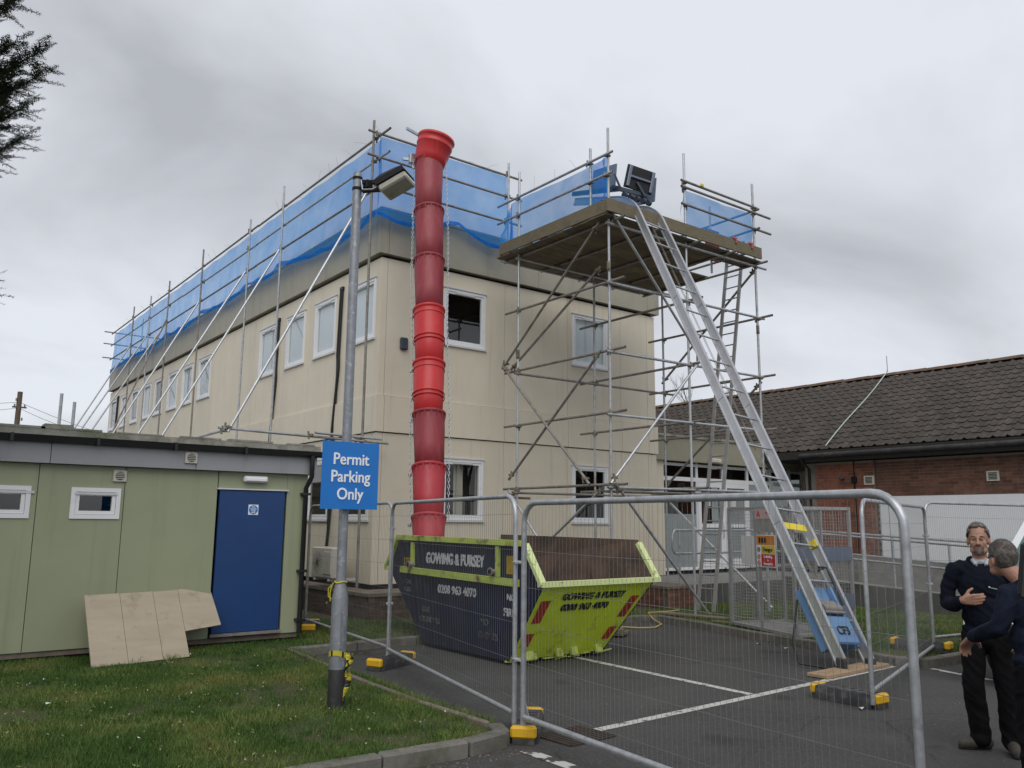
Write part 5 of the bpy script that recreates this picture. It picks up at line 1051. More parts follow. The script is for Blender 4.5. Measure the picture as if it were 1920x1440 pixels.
for z0, z1, mt in ((1.29, 1.43, 'orange_sign'), (1.165, 1.28, 'yellow_sign'), (.97, 1.155, 'red_sign')): m = MB(); k0 = .26 if mt != 'orange_sign' else .02; m.prism([a.lerp(b, k0) + zz * z0, a.lerp(b, .98) + zz * z0, a.lerp(b, .98) + zz * z1, a.lerp(b, k0) + zz * z1], -pn * .0015); m.build('sign_field', mt, t)
off = -pn * .004
lettering('Danger', .085, a.lerp(b, .62) + zz * 1.222 + off, dx, zz, 'ink', t, bold=.001)
for q, s in enumerate(('Scaffolding', 'is', 'incomplete')): lettering(s, .05, a.lerp(b, .62) + zz * (1.115 - q * .052) + off, dx, zz, 'sign_white', t, bold=.0005)
for z in (1.22, 1.11, 1.02):
    c = a.lerp(b, .13) + off + zz * z; m = MB(); rg = [c + dx * .032 * math.cos(k * math.pi / 8) + zz * .032 * math.sin(k * math.pi / 8) for k in range(17)]
    m.pipe(rg, .005, 4, caps=False); m.pipe([c + dx * .022 + zz * .022, c - dx * .022 - zz * .022], .004, 4); m.build('symbol', 'red_sign' if z < 1.2 else 'ink', t)
m = MB(); q0 = a.lerp(b, .25) + zz * 1.36 + off
for k in range(3): m.prism([q0 + dx * (k * .07 - .05) - zz * .04, q0 + dx * (k * .07) - zz * .04, q0 + dx * (k * .07) + zz * .04, q0 + dx * (k * .07 - .05) + zz * .04], -pn * .001)
m.build('symbol', 'ink', t)

# ---------------------------------------------------------------- handrails
hr = thing('handrail', 'grey tubular handrail round the entrance landing and down the ramp', 'handrail', (5.6, -2.2, .5))
for z in (1.08, .62):
    MB().pipe([(5.62, -2.2, .5 + z), (10.3, -2.2, .5 + z)], .024, 8).build('rail', 'galv', hr); MB().pipe([(10.3, -2.2, .5 + z), (10.3, -9.3, .5 + z - .36)], .024, 8).build('rail', 'galv', hr); MB().pipe([(9.0, -2.2, .5 + z), (9.0, -9.3, .5 + z - .40)], .024, 8).build('rail', 'galv', hr)
MB().pipe([(5.62, -2.2, 1.58), (5.55, -2.2, 1.5), (5.55, -2.2, 1.20), (5.62, -2.2, 1.12)], .024, 8).build('rail', 'galv', hr)
for x, y, z0 in ((5.75, -2.2, .5), (7.4, -2.2, .5), (8.98, -2.2, .3), (10.3, -2.3, .3), (10.3, -4.2, .2), (10.3, -5.9, .1), (10.3, -7.6, .05), (9.0, -4.0, .2), (9.0, -6.0, .1), (9.0, -8.0, .05)):
    MB().tube((x, y, z0), (x, y, 1.57 - (.051 * max(0, -2.2 - y))), .024, 8).build('post', 'galv', hr)

# ---------------------------------------------------------------- lamp post, sign, tape
LX, LY = -3.88, -6.72
lp = thing('lamp_post', 'grey galvanised car park lamp post with black painted foot and square floodlight', 'lamp post', (LX, LY, .06))
m = MB(); m.lathe([(.073, .28), (.073, 1.02), (.070, 1.04), (.046, 1.16), (.044, 1.2), (.044, 4.98), (.040, 5.02), (.0, 5.03)], (LX, LY, 0), 20); m.build('post', 'lamp_galv', lp)
m = MB(); m.lathe([(.0755, .05), (.0755, .42), (.0735, .425)], (LX, LY, 0), 20); m.build('post_foot', 'post_black', lp)
a0 = math.atan2(-.9, .10)
m = MB()
for e in (-.30, .30): m.pipe([(LX + .0745 * math.cos(a0 + e), LY + .0745 * math.sin(a0 + e), z) for z in (.5, .7, .9)], .004, 4)
m.build('access_door', 'lamp_galv', lp)
m = MB(); m.lathe([(.048, 4.84), (.048, 4.87)], (LX, LY, 0), 16); m.lathe([(.048, 4.95), (.048, 4.975)], (LX, LY, 0), 16); v1 = Vector((LX, LY, 4.93)); m.beam(v1 + rt * .03, v1 + rt * .24 + zz * .0, .035, .035); m.beam(v1 + rt * .05 - zz * .09, v1 + rt * .27 - zz * .07, .05, .03); m.cbox((.07, .08, .09), Matrix.Translation(v1 + rt * .10 - zz * .03), .01); br = m.build('bracket', 'lamp_black', lp)
MB().pipe([v1 + rt * .045 + zz * .0 - hd * .05, v1 + rt * .06 - zz * .10 - hd * .06, v1 + rt * .16 - zz * .10 - hd * .07, v1 + rt * .27 - zz * .02 - hd * .06], .006, 6).build('cable', 'galv_bright', br)
lx = (rt * math.cos(rad(8)) + hd * -.25).normalized(); tilt = rad(26); lz = (zz * math.cos(tilt) - lx * math.sin(tilt)).normalized()
lx = (lx - lz * lx.dot(lz)).normalized(); ly = lz.cross(lx); Cc = v1 + rt * .355 + zz * .02
TT = Matrix((lx, ly, lz)).transposed().to_4x4() @ Matrix.Diagonal((.88, .88, .88, 1)); TT.translation = Cc
m = MB(); w0, w1, h = .17, .13, .10
lo_ = [(-.18, -.16, -.03), (.18, -.16, -.03), (.18, .16, -.03), (-.18, .16, -.03)]; mi_ = [(-.17, -.15, .045), (.17, -.15, .03), (.17, .15, .03), (-.17, .15, .045)]; hi_ = [(-.11, -.09, .10), (.08, -.09, .085), (.08, .09, .085), (-.11, .09, .10)]
m.add([TT @ Vector(p) for p in lo_ + mi_ + hi_], [(0, 1, 5, 4), (1, 2, 6, 5), (2, 3, 7, 6), (3, 0, 4, 7), (4, 5, 9, 8), (5, 6, 10, 9), (6, 7, 11, 10), (7, 4, 8, 11), (8, 9, 10, 11), (3, 2, 1, 0)])
fl_ = m.build('floodlight', 'lamp_black', lp)
m = MB(); m.cbox((.34, .30, .085), TT @ Matrix.Translation((0, 0, -.074)), .018); m.build('lens', 'lamp_lens', fl_)
sg = thing('parking_sign', 'blue rectangular sign reading Permit Parking Only fixed to the lamp post', 'sign', (LX, LY, 1.8))
sy = LY - .115; x0, x1, z0, z1 = -4.165, -3.605, 1.805, 2.405
m = MB(); m.box((x0, sy, z0), (x1, sy + .004, z1)); m.build('sign_panel', 'sign_blue', sg)
m = MB(); [m.box((LX - .2, sy + .0045, z), (LX + .2, sy + .025, z + .035)) for z in (1.92, 2.25)]; [m.lathe([(.05, z), (.05, z + .03)], (LX, LY, 0), 14) for z in (1.922, 2.252)]; m.build('sign_clip', 'sign_back', sg)
for q, t in enumerate(('Permit', 'Parking', 'Only')): lettering(t, .146, ((x0 + x1) / 2 - .0, sy - .003, 2.245 - q * .155), (1, 0, 0), (0, 0, 1), 'sign_white', sg, bold=.0032, sx=.90)
tp = thing('barrier_tape', 'torn black and yellow tape tied round the foot of the lamp post', 'tape', (LX, LY, .5))
m = MB(); n = 24
for k in range(n):
    a, b = 2 * math.pi * k / n, 2 * math.pi * (k + 1) / n; r_ = .079; zc = lambda t: .555 + .012 * math.sin(t * 2); hh = .022
    m.add([(LX + r_ * math.cos(a), LY + r_ * math.sin(a), zc(a) - hh), (LX + r_ * math.cos(b), LY + r_ * math.sin(b), zc(b) - hh), (LX + r_ * math.cos(b), LY + r_ * math.sin(b), zc(b) + hh), (LX + r_ * math.cos(a), LY + r_ * math.sin(a), zc(a) + hh)], [(0, 1, 2, 3)], mi=1 if k % 5 == 3 else 0)
m.build('tape_loop', ['tape_yellow', 'black_plastic'], tp)
m = MB(); st_ = Vector((LX, LY, 0)) + rt * .085 - hd * .02
for j, (ln, ph) in enumerate(((.40, 0), (.20, 1.3))):
    v = []
    for k in range(15):
        t = k / 14; c = st_ + rt * (.03 * math.sin(t * 4 + ph) + .02 * j) + zz * (.56 - ln * t); w_ = (rt * math.cos(t * 5 + ph) + hd * math.sin(t * 5 + ph)) * .024; v += [c - w_, c + w_]
    for k in range(14): m.add([v[2 * k], v[2 * k + 1], v[2 * k + 3], v[2 * k + 2]], [(0, 1, 2, 3)], mi=1 if (k // 2) % 3 == 1 else 0)
m.build('tape_tail', ['tape_yellow', 'black_plastic'], tp)
m = MB(); m.pipe([(LX + .052 * math.cos(a), LY + .052 * math.sin(a), 1.165 + .006 * math.sin(3 * a)) for a in np.linspace(0, 2 * math.pi, 18)], .007, 5, caps=False); b_ = Vector((LX, LY, 1.16)) - rt * .055 - hd * .01
m.pipe([b_, b_ - rt * .02 - zz * .02, b_ - rt * .035 - zz * .09, b_ - rt * .03 - zz * .16], .006, 5); m.pipe([b_, b_ - rt * .03 - zz * .03, b_ - rt * .05 - zz * .05, b_ - rt * .05 - zz * .12, b_ - rt * .02 - zz * .14], .005, 5)
tag(m.build('cord', 'tape_yellow'), 'thin yellow cord knotted round the lamp post above its swelling', 'cord')

# ---------------------------------------------------------------- plywood, air conditioner, drain
pw = thing('plywood_sheet', 'large stained plywood sheet with a corner cut out leaning on the green cabin', 'plywood', (-4.6, -3.2, .08))
A0, B0_ = Vector((-5.17, -3.36, .08)), Vector((-4.03, -3.16, .08)); ux = (B0_ - A0).normalized(); top = Vector((-.02, .62, .745)); uz = top.normalized(); Lz = top.length
nn = ux.cross(uz).normalized()
def PW(s, t): return A0 + ux * s + uz * t
outl = [(0, 0), (1.14, .0), (1.13, .36), (1.62, .40), (1.56, .98), (0.0, .95)]
for a, b, lo_s in ((0, .40, 0), (.405, .80, 0), (.805, 1.12, 0), (1.125, 1.6, .36)):
    m = MB()
    if lo_s == 0: poly = [PW(a, 0), PW(b, .005), PW(b + .0, .955), PW(a, .95)]
    else: poly = [PW(1.125, .355), PW(1.60, .40), PW(1.55, .985), PW(1.125, .962)]
    m.prism(poly, nn * .018); m.build('plywood_panel', 'plywood', pw)
ac = thing('air_conditioner', 'cream outdoor air conditioning unit on a wall bracket between cabin and lamp post', 'air conditioner', (-.3, .9, .5))
m = MB(); m.cbox((.30, .85, .55), Matrix.Translation((-.45, .78, .95)), .02); m.cbox((.02, .3, .40), Matrix.Translation((-.605, .52, .95)), .005); b = m.build('case', 'ac_cream', ac)
m = MB(); [m.tube((-.602, .95 + .2 * math.cos(k * .4), .95 + .2 * math.sin(k * .4)), (-.602, .95, .95), .004, 4) for k in range(16)]; m.build('fan_grille', 'vent_dark', b)
m = MB(); m.box((-.6, .45, .63), (-.05, .50, .67)); m.box((-.6, 1.05, .63), (-.05, 1.1, .67)); m.pipe([(-.45, .6, .64), (-.45, .62, .35), (-.50, .7, .22)], .018, 6); m.build('bracket', 'upvc_grey', ac)
gr = thing('drain_grate', 'rusty iron slot drain grate set in the tarmac beside the fence foot', 'drain', (-2.55, -8.30, 0))
GT = Matrix.Translation((-2.56, -8.36, 0)) @ Matrix.Rotation(rad(3), 4, 'Z')
m = MB(); m.add([GT @ Vector(p) for p in ((-.24, -.2, .002), (.24, -.2, .002), (.24, .2, .002), (-.24, .2, .002))], [(0, 1, 2, 3)]); m.build('drain_pit', 'drain_dark', gr)
m = MB()
for p, q in (((-.25, -.21), (.25, -.21)), ((-.25, .21), (.25, .21)), ((-.25, -.21), (-.25, .21)), ((.25, -.21), (.25, .21)), ((0, -.2), (0, .2))): m.beam(GT @ Vector((*p, .007)), GT @ Vector((*q, .007)), .022, .012)
m.build('grate_frame', 'grate_iron', gr)
pr = MB().box((-.235, -.011, 0), (.235, .011, .010)); me = pr.mesh('grate_bar', 'grate_iron')
for i in range(9): place('grate_bar', me, gr, GT @ Vector((0, -.17 + i * .0425, .003)), (0, 0, rad(3)))

# ---------------------------------------------------------------- litter
def lit(name, label, p, mat, size, rz=0, group=None):
    m = MB(); n = 6; v = []
    for i in range(n + 1):
        t = i / n; w_ = size[1] * math.sin(math.pi * (.12 + .8 * t)); v += [(size[0] * (t - .5), -w_ / 2, .006 * math.sin(t * 5)), (size[0] * (t - .5), w_ / 2, .012 * math.cos(t * 4))]
    m.add(v, [(2 * i, 2 * i + 2, 2 * i + 3, 2 * i + 1) for i in range(n)], True); o = m.build(name, mat); o.location = p; o.rotation_euler = (0, 0, rz); tag(o, label, 'litter' if 'wrap' in name or 'scrap' in name else 'leaf', group)
lit('wrapper', 'white crumpled wrapper lying on the lawn at left', (-5.85, -5.33, .135), 'litter_white', (.12, .035), .1)
lit('scrap', 'small white scrap on the lawn right of the lamp post foot', (-3.61, -7.70, .125), 'litter_white', (.035, .025), .4)
lit('leaf', 'pale fallen leaf on the lawn below the plywood', (-4.22, -4.21, .13), 'leaf_pale', (.10, .04), .8)
for i, (x, y) in enumerate(((-5.72, -4.06), (-5.87, -4.19), (-5.60, -4.45))): lit('scrap', ('white scrap on the lawn left of the plywood sheet', 'white scrap farther left on the lawn by the cabin', 'white scrap on the lawn nearest the wrapper')[i], (x, y, .13), 'litter_white', (.04, .02), i)
for i, (x, y) in enumerate(((3.19, -5.98), (3.32, -6.07), (3.18, -6.45))): lit('scrap', ('white scrap on tarmac at the foot of the mesh cage kerb', 'middle white scrap by the mesh cage kerb', 'longer pale scrap on tarmac nearest the hoist')[i], (x - .08, y, .012), 'litter_white', (.10, .03), i * .7)
lit('scrap', 'crumpled white plastic strip on tarmac beside the fence foot', (.33, -9.16, .015), 'litter_white', (.2, .05), .5)

rg = np.random.default_rng(9)
def speckle(name, label, n, box, mat, size, z):
    m = MB()
    for i in range(n):
        x = rg.uniform(box[0], box[2]); y = rg.uniform(box[1], box[3]); a = rg.uniform(0, 6.28); s = size * rg.uniform(.5, 1.4); t = rg.uniform(.2, .6); c, sn = math.cos(a) * s, math.sin(a) * s
        if not inside((x, y), LAWN): continue
        zz_ = z + rg.uniform(0, .02); m.add([(x - c, y - sn, zz_), (x + sn * t, y - c * t, zz_ + .006), (x + c, y + sn, zz_ + .01), (x - sn * t, y + c * t, zz_ + .004)], [(0, 1, 2, 3)])
    tag(m.build(name, mat), label, 'ground litter', kind='stuff')
speckle('dead_leaves', 'small dry leaf bits scattered over the lawn', 700, (-8, -8.2, -3.1, -2.7), 'leaf_pale', .014, .10)
speckle('daisies', 'tiny white daisies dotted in the lawn', 60, (-7.5, -8, -3.2, -2.8), 'litter_white', .011, .125)
# ================================================================ VEGETATION AND FAR THINGS
def conifer(root, base, tips, extra, seed):
    rg = random.Random(seed); tr = MB(); tr.pipe([base + Vector((0, 0, z)) for z in (0, 3, 6, 9, 12)], [.17, .14, .10, .06, .015], 8); tr.build('trunk', 'bark', root)
    br = MB(); lv = []
    def spray(p, d, ln):
        up = Vector((0, 0, 1)); s = d.cross(up); s = s.normalized() if s.length > .1 else Vector((1, 0, 0)); n = s.cross(d)
        k = int(ln / .022)
        for i in range(k):
            t = i / k; c = p + d * ln * t + Vector((0, 0, -.10 * ln * t * t)); w_ = ln * .42 * (1 - t) ** .8 + .02
            for sg in (-1, 1):
                q = c + (s * sg * rg.uniform(.6, 1) + d * rg.uniform(.7, 1.3) + n * rg.uniform(-.35, .25)).normalized() * w_ * rg.uniform(.6, 1.1); a = (q - c); b = a.cross(n).normalized() * .0055
                lv.append((c - b, c + b, q)); m_ = c.lerp(q, .45)
                for e in (-1, 1): lv.append((m_, m_ + a * .12, m_ + a * .25 + b.normalized() * e * .035 + Vector((0, 0, rg.uniform(-.015, .015)))))
    for tip, dens in [(Vector(t), 1.0) for t in tips] + [(e, .6) for e in extra]:
        s = base + Vector((0, 0, tip.z - .35 * (tip - base).xy.length - .25)); mid = s.lerp(tip, .55) + Vector((0, 0, -.12)); pts = []
        for i in range(13):
            t = i / 12; pts.append(s * (1 - t) ** 2 + mid * 2 * t * (1 - t) + tip * t * t)
        br.pipe(pts, [.028 * (1 - i / 13) + .003 for i in range(13)], 5)
        for i in range(3, 13):
            d0 = (pts[i] - pts[i - 1]).normalized(); sd = d0.cross(Vector((0, 0, 1))).normalized()
            for sg in (-1, 1):
                for _ in range(4 if dens > .8 else 2):
                    if rg.random() < dens: dd = (d0 * rg.uniform(.5, 1.4) + sd * sg * rg.uniform(.2, 1.1) + Vector((0, 0, rg.uniform(-.75, .45)))).normalized(); spray(pts[i] - d0 * rg.uniform(0, .1), dd, rg.uniform(.08, .44) * (1.15 - .5 * i / 12) * rg.choice((.6, 1, 1.25)))
        spray(pts[-1], (pts[-1] - pts[-2]).normalized(), .22)
    br.build('limb', 'bark', root, kind='stuff'); m = MB(); m.v = [tuple(p) for t in lv for p in t]; m.f = [(3 * i, 3 * i + 1, 3 * i + 2) for i in range(len(lv))]; m.s = [False] * len(lv); m.m = [0] * len(lv); m.build('crown', 'needle', root, kind='stuff')
CB = Vector((-7.4, -4.2, .05))
ct = thing('conifer', 'dark green conifer with feathery drooping sprays at the upper left', 'tree', CB)
TIPS = [tuple(Vector(t) - rt * .11) for t in [(-6.37, -4.95, 6.19), (-6.34, -4.97, 5.95), (-6.45, -4.89, 5.60), (-6.42, -4.92, 5.30), (-6.72, -4.68, 4.98), (-6.80, -4.64, 4.5), (-6.72, -4.70, 4.05), (-6.60, -4.78, 6.75), (-6.55, -4.81, 6.3), (-6.55, -4.75, 5.82)]]
rg = random.Random(11); EXT = []
for i in range(64):
    z = rg.uniform(3.6, 11.8); a = rg.uniform(0, 2 * math.pi); L_ = rg.uniform(1.0, 1.7) * (1.25 - z / 13); dv_ = Vector((math.cos(a), math.sin(a), 0))
    if dv_.dot(rt) > .0 and z < 8.5: L_ *= .5
    EXT.append(CB + dv_ * L_ + Vector((0, 0, z)))
conifer(ct, CB, TIPS, EXT, 5)

def bare_tree(label, base, h, seed, spread=.5):
    root = thing('bare_tree', label, 'tree', base, group=None); rg = random.Random(seed); tr = MB(); cr = MB()
    def grow(p, d, ln, r, lev):
        q = p + d * ln; (tr if lev < 2 else cr).pipe([p, p.lerp(q, .5) + Vector((rg.uniform(-.06, .06), rg.uniform(-.06, .06), 0)) * ln, q], [r, r * .8, r * .62], 5 if lev < 3 else 3, caps=False)
        if lev >= 6: return
        for _ in range(3 if lev > 0 else 5):
            dd = (d + Vector((rg.uniform(-1, 1), rg.uniform(-1, 1), rg.uniform(-.25, .7))) * spread * (1.0 if lev else .8)).normalized(); grow(p.lerp(q, rg.uniform(.55, 1)), dd, ln * rg.uniform(.55, .78), r * .55, lev + 1)
    grow(Vector(base), Vector((0, 0, 1)), h * .34, h * .016, 0); tr.build('trunk', 'twig', root); cr.build('crown', 'twig', root, kind='stuff'); return root
bare_tree('leafless tree showing above the tiled roof behind the ladder hoist', (24, 11.0, 0), 9.3, 3)
bare_tree('smaller leafless tree above the left end of the tiled roof', (22, 14.2, 0), 8.4, 8)
far_t = bare_tree('leafless tree mirrored in the upper front window', (21, -35, 0), 15, 21, .55)
for (x, y), lb_, sc_t in (((30, -41), 'second leafless tree mirrored in the front windows', 1.1), ((-10.5, 37), 'leafless tree mirrored in the far side windows', .9), ((-13, 46), 'farther leafless tree mirrored in the far side windows', 1.0)):
    c = copy_tree(far_t); c.location = (x, y, 0); c.rotation_euler = (0, 0, x); c.scale = (sc_t,) * 3; c['label'] = lb_
up = thing('utility_pole', 'wooden utility pole far behind the green cabin', 'utility pole', (-1.65, 35.6, 0))
m = MB(); m.pipe([(-1.65, 35.6, 0), (-1.65, 35.6, 8.15)], [.16, .12], 8); m.build('pole', 'pole_wood', up)
m = MB(); m.box((-1.95, 35.5, 7.3), (-1.3, 35.56, 7.38)); m.build('crossarm', 'pole_wood', up)
[MB().tube((-1.65 + a, 35.5, 7.75 + b), (-1.65 + a, 35.5, 7.9 + b), .04, 6).build('insulator', 'galv_old', up) for a, b in ((-.2, -.4), (.25, -.4), (-.15, -.1), (.18, -1.1))]
m = MB()
for e, z in (((-22, 31, 6.0), 7.6), ((12, 46, 6.3), 7.6), ((6, 30, 5.3), 7.3), ((-20, 44, 6.2), 7.3)):
    a = Vector((-1.65, 35.55, z)); b = Vector(e); m.pipe([a.lerp(b, t) - Vector((0, 0, 1.2 * t * (1 - t) * 2)) for t in np.linspace(0, 1, 9)], .012, 3, caps=False)
m.build('wire', 'black_plastic', up)

# ================================================================ VANS
def van(label, loc, rz, mz=1.40):
    t = thing('van', label, 'van', (0, 0, 0))
    hw, zb = .93, .95
    m = MB(); pr = [(0, .32), (0, 1.0), (.02, 1.08), (3.62, 1.08), (4.28, .92), (4.36, .78), (4.38, .45), (4.30, .32), (3.95, .32), (3.85, .55), (3.55, .68), (3.25, .55), (3.15, .32), (1.15, .32), (1.05, .55), (.75, .68), (.45, .55), (.35, .32)]
    m.prism([(x, -hw, z) for x, z in pr], (0, 2 * hw, 0)); 
    lo_ = [(3.66, -hw + .01, 1.08), (3.66, hw - .01, 1.08), (.0, hw - .01, 1.08), (.0, -hw + .01, 1.08)]; hi_ = [(2.92, -.74, 1.84), (2.92, .74, 1.84), (.12, .76, 1.86), (.12, -.76, 1.86)]; tp_ = [(2.72, -.66, 1.90), (2.72, .66, 1.90), (.22, .68, 1.92), (.22, -.68, 1.92)]
    m.add(lo_ + hi_ + tp_, [(0, 1, 5, 4), (1, 2, 6, 5), (2, 3, 7, 6), (3, 0, 4, 7), (4, 5, 9, 8), (5, 6, 10, 9), (6, 7, 11, 10), (7, 4, 8, 11), (8, 9, 10, 11)]); m.build('body', 'van_white', t, local=True)
    def face(a, b, c, d, ins, o, mat, name):
        P = [Vector(q) for q in (a, b, c, d)]; n = (P[1] - P[0]).cross(P[3] - P[0]).normalized(); ce = sum(P, Vector()) / 4
        bil = lambda u, v: (P[0].lerp(P[1], u)).lerp(P[3].lerp(P[2], u), v)
        m = MB(); q = [bil(ins, ins), bil(1 - ins, ins), bil(1 - ins, 1 - ins), bil(ins, 1 - ins)]; m.prism([p + n * .001 for p in q], n * o); return m.build(name, mat, t, local=True)
    face(lo_[0], lo_[1], hi_[1], hi_[0], .06, .006, 'windscreen', 'windscreen')
    for s, (i, j) in ((-1, (0, 3)), (1, (2, 1))):
        A, B, Cq, Dq = (Vector(lo_[3]), Vector(lo_[0]), Vector(hi_[0]), Vector(hi_[3])) if s < 0 else (Vector(lo_[1]), Vector(lo_[2]), Vector(hi_[2]), Vector(hi_[1]))
        face(A.lerp(B, .62) if s < 0 else A, B if s < 0 else A.lerp(B, .38), Cq if s < 0 else Dq.lerp(Cq, .38), Dq.lerp(Cq, .62) if s < 0 else Dq, .10, .005, 'glass_dark', 'side_window')
        for x in (.75, 3.55):
            w_ = MB(); w_.tube((x, s * (hw - .20), .33), (x, s * (hw + .005), .33), .325, 20); wh = w_.build('wheel', 'tyre', t, local=True); h_ = MB(); h_.tube((x, s * (hw + .0055), .33), (x, s * (hw + .018), .33), .21, 16); h_.build('hub', 'wheel_silver', wh, local=True)
        MB().cbox((.10, .34, .20), Matrix.Translation((4.30, s * .66, .80)), .03).build('headlight', 'glass_dark', t, local=True)
        MB().cbox((.02, .12, .03), Matrix.Translation((2.3, s * (hw + .012), .92)), .005).build('handle', 'black_plastic', t, local=True)
        m = MB(); T = Matrix.Translation((3.15, s * (hw + .20), mz)) @ Matrix.Rotation(s * -.12, 4, 'Z') @ Matrix.Rotation(s * .14, 4, 'X')
        m.cbox((.09, .22, .30), T, .035); m.beam((3.2, s * (hw - .02), min(mz - .1, 1.05 + .2)), (3.15, s * (hw + .12), mz - .06), .05, .05); mm = m.build('mirror', 'black_plastic', t, local=True)
        m = MB(); m.cbox((.004, .18, .25), T @ Matrix.Translation((-.0475, 0, 0)), .001); m.build('mirror_glass', 'mirror_glass', mm, local=True)
    for s in (-1, 1):
        MB().cbox((.03, .14, .42), Matrix.Translation((-.005, s * .82, .86)), .01).build('tail_light', 'red_sign', t, local=True)
        MB().cbox((.012, .62, .42), Matrix.Translation((.045, s * .36, 1.48)) @ Matrix.Rotation(.14, 4, 'Y'), .004).build('rear_window', 'glass_dark', t, local=True)
    m = MB(); m.box((-.006, -.006, .42), (.001, .006, 1.06)); m.box((-.012, -.30, .70), (-.001, .30, .82)); m.build('rear_seam', 'black_plastic', t, local=True)
    m = MB(); m.cbox((.12, 1.84, .18), Matrix.Translation((-.02, 0, .40)), .03); m.build('bumper', 'black_rubber', t, local=True)
    MB().cbox((.06, 1.1, .12), Matrix.Translation((4.36, 0, .62)), .02).build('grille', 'black_plastic', t, local=True)
    m = MB(); m.cbox((.12, 1.84, .20), Matrix.Translation((4.36, 0, .42)), .04); m.build('bumper', 'black_rubber', t, local=True)
    t.location = loc; t.rotation_euler = (0, 0, rz); t['label'] = label; return t
van('white van parked behind the two men with its windscreen edge in view', (6.88, -10.08, 0.0), math.pi, mz=1.10)
ang = rad(26.6); ml = Vector((3.15, .93 + .20, 0)); mw = Vector((-2.87, -12.03, 0)); rotv = Matrix.Rotation(ang, 3, 'Z') @ ml
v2 = van('near white van of which only the black door mirror shows at right', (mw.x - rotv.x, mw.y - rotv.y, 0), ang, mz=1.49)

# ================================================================ PEOPLE
def cap_mesh(m, p, r0, q, r1, n=14):
    p = Vector(p); q = Vector(q); d = q - p; L_ = d.length; d = d.normalized(); pts = []; rs = []
    for k in range(5): a = math.pi / 2 * (1 - k / 4); pts.append(p - d * r0 * math.sin(a)); rs.append(max(r0 * math.cos(a), r0 * .04))
    for k in range(5): a = math.pi / 2 * k / 4; pts.append(q + d * r1 * math.sin(a)); rs.append(max(r1 * math.cos(a), r1 * .04))
    pts[4] = p + d * 1e-4
    m.pipe(pts, rs, n)
class Figure:
    def __init__(s): s.m = MB(); s.prims = []
    def cap(s, tg, p, r0, q, r1): cap_mesh(s.m, p, r0, q, r1); s.prims.append(('c', tg, np.array(p, float), r0, np.array(q, float), r1)); return s
    def chain(s, tg, *pr):
        for a, b in zip(pr[:-1], pr[1:]): s.cap(tg, a[0], a[1], b[0], b[1])
        return s
    def ell(s, tg, c, r): s.m.ell(c, r, 18, 12); s.prims.append(('e', tg, np.array(c, float), np.array(r, float))); return s
    def finish(s, root, mats, voxel=.0055, order=None, smooth=4):
        me = s.m.mesh('body', list(mats.values())); o = bpy.data.objects.new('body', me); COL.objects.link(o)
        md = o.modifiers.new('r', 'REMESH'); md.mode = 'VOXEL'; md.voxel_size = voxel; md.use_smooth_shade = True
        sm = o.modifiers.new('s', 'SMOOTH'); sm.factor = .5; sm.iterations = smooth
        bpy.context.view_layer.update(); dg = bpy.context.evaluated_depsgraph_get(); me2 = bpy.data.meshes.new_from_object(o.evaluated_get(dg)); o.modifiers.clear(); o.data = me2
        me2.materials.clear()
        for k in mats.values(): me2.materials.append(MAT[k])
        nP = len(me2.polygons); c = np.empty(nP * 3); me2.polygons.foreach_get('center', c); c = c.reshape(-1, 3); best = np.full(nP, 1e9); idx = np.zeros(nP, np.int32); keys = list(mats)
        for pr in s.prims:
            if pr[0] == 'c':
                a, r0, b, r1 = pr[2:]; ab = b - a; t = np.clip(((c - a) @ ab) / max(ab @ ab, 1e-9), 0, 1); d = np.linalg.norm(c - (a + t[:, None] * ab), axis=1) - (r0 + (r1 - r0) * t)
            else:
                q = (c - pr[2]) / pr[3]; l = np.linalg.norm(q, axis=1); d = (l - 1) * np.linalg.norm(c - pr[2], axis=1) / np.maximum(l, 1e-6)
            if pr[1] in ('sole', 'lip', 'beard', 'shirt'): d = d - .003
            w_ = d < best; best[w_] = d[w_]; idx[w_] = keys.index(pr[1])
        me2.polygons.foreach_set('material_index', idx); me2.polygons.foreach_set('use_smooth', np.ones(nP, bool)); me2.update()
        # cloth folds: wrinkles pushed out along the normals of sweater and trousers
        vm_ = np.zeros(len(me2.vertices), np.int32)
        for pl, k in zip(me2.polygons, idx):
            for vi in pl.vertices: vm_[vi] = k
        cl = {keys.index('sweater'): (.011, (7, 7, 11)), keys.index('trouser'): (.012, (8, 8, 9))}
        nrm = [v.normal.copy() for v in me2.vertices]
        for v in me2.vertices:
            q = cl.get(int(vm_[v.index]))
            if q:
                p = v.co; t = mnoise.noise(Vector((p.x * q[1][0] + p.z * 5, p.y * q[1][1], p.z * q[1][2] + p.x * 6))); v.co = p + nrm[v.index] * q[0] * (.55 - 1.7 * abs(t))
        n = len(me2.vertices); o.parent = root; return o
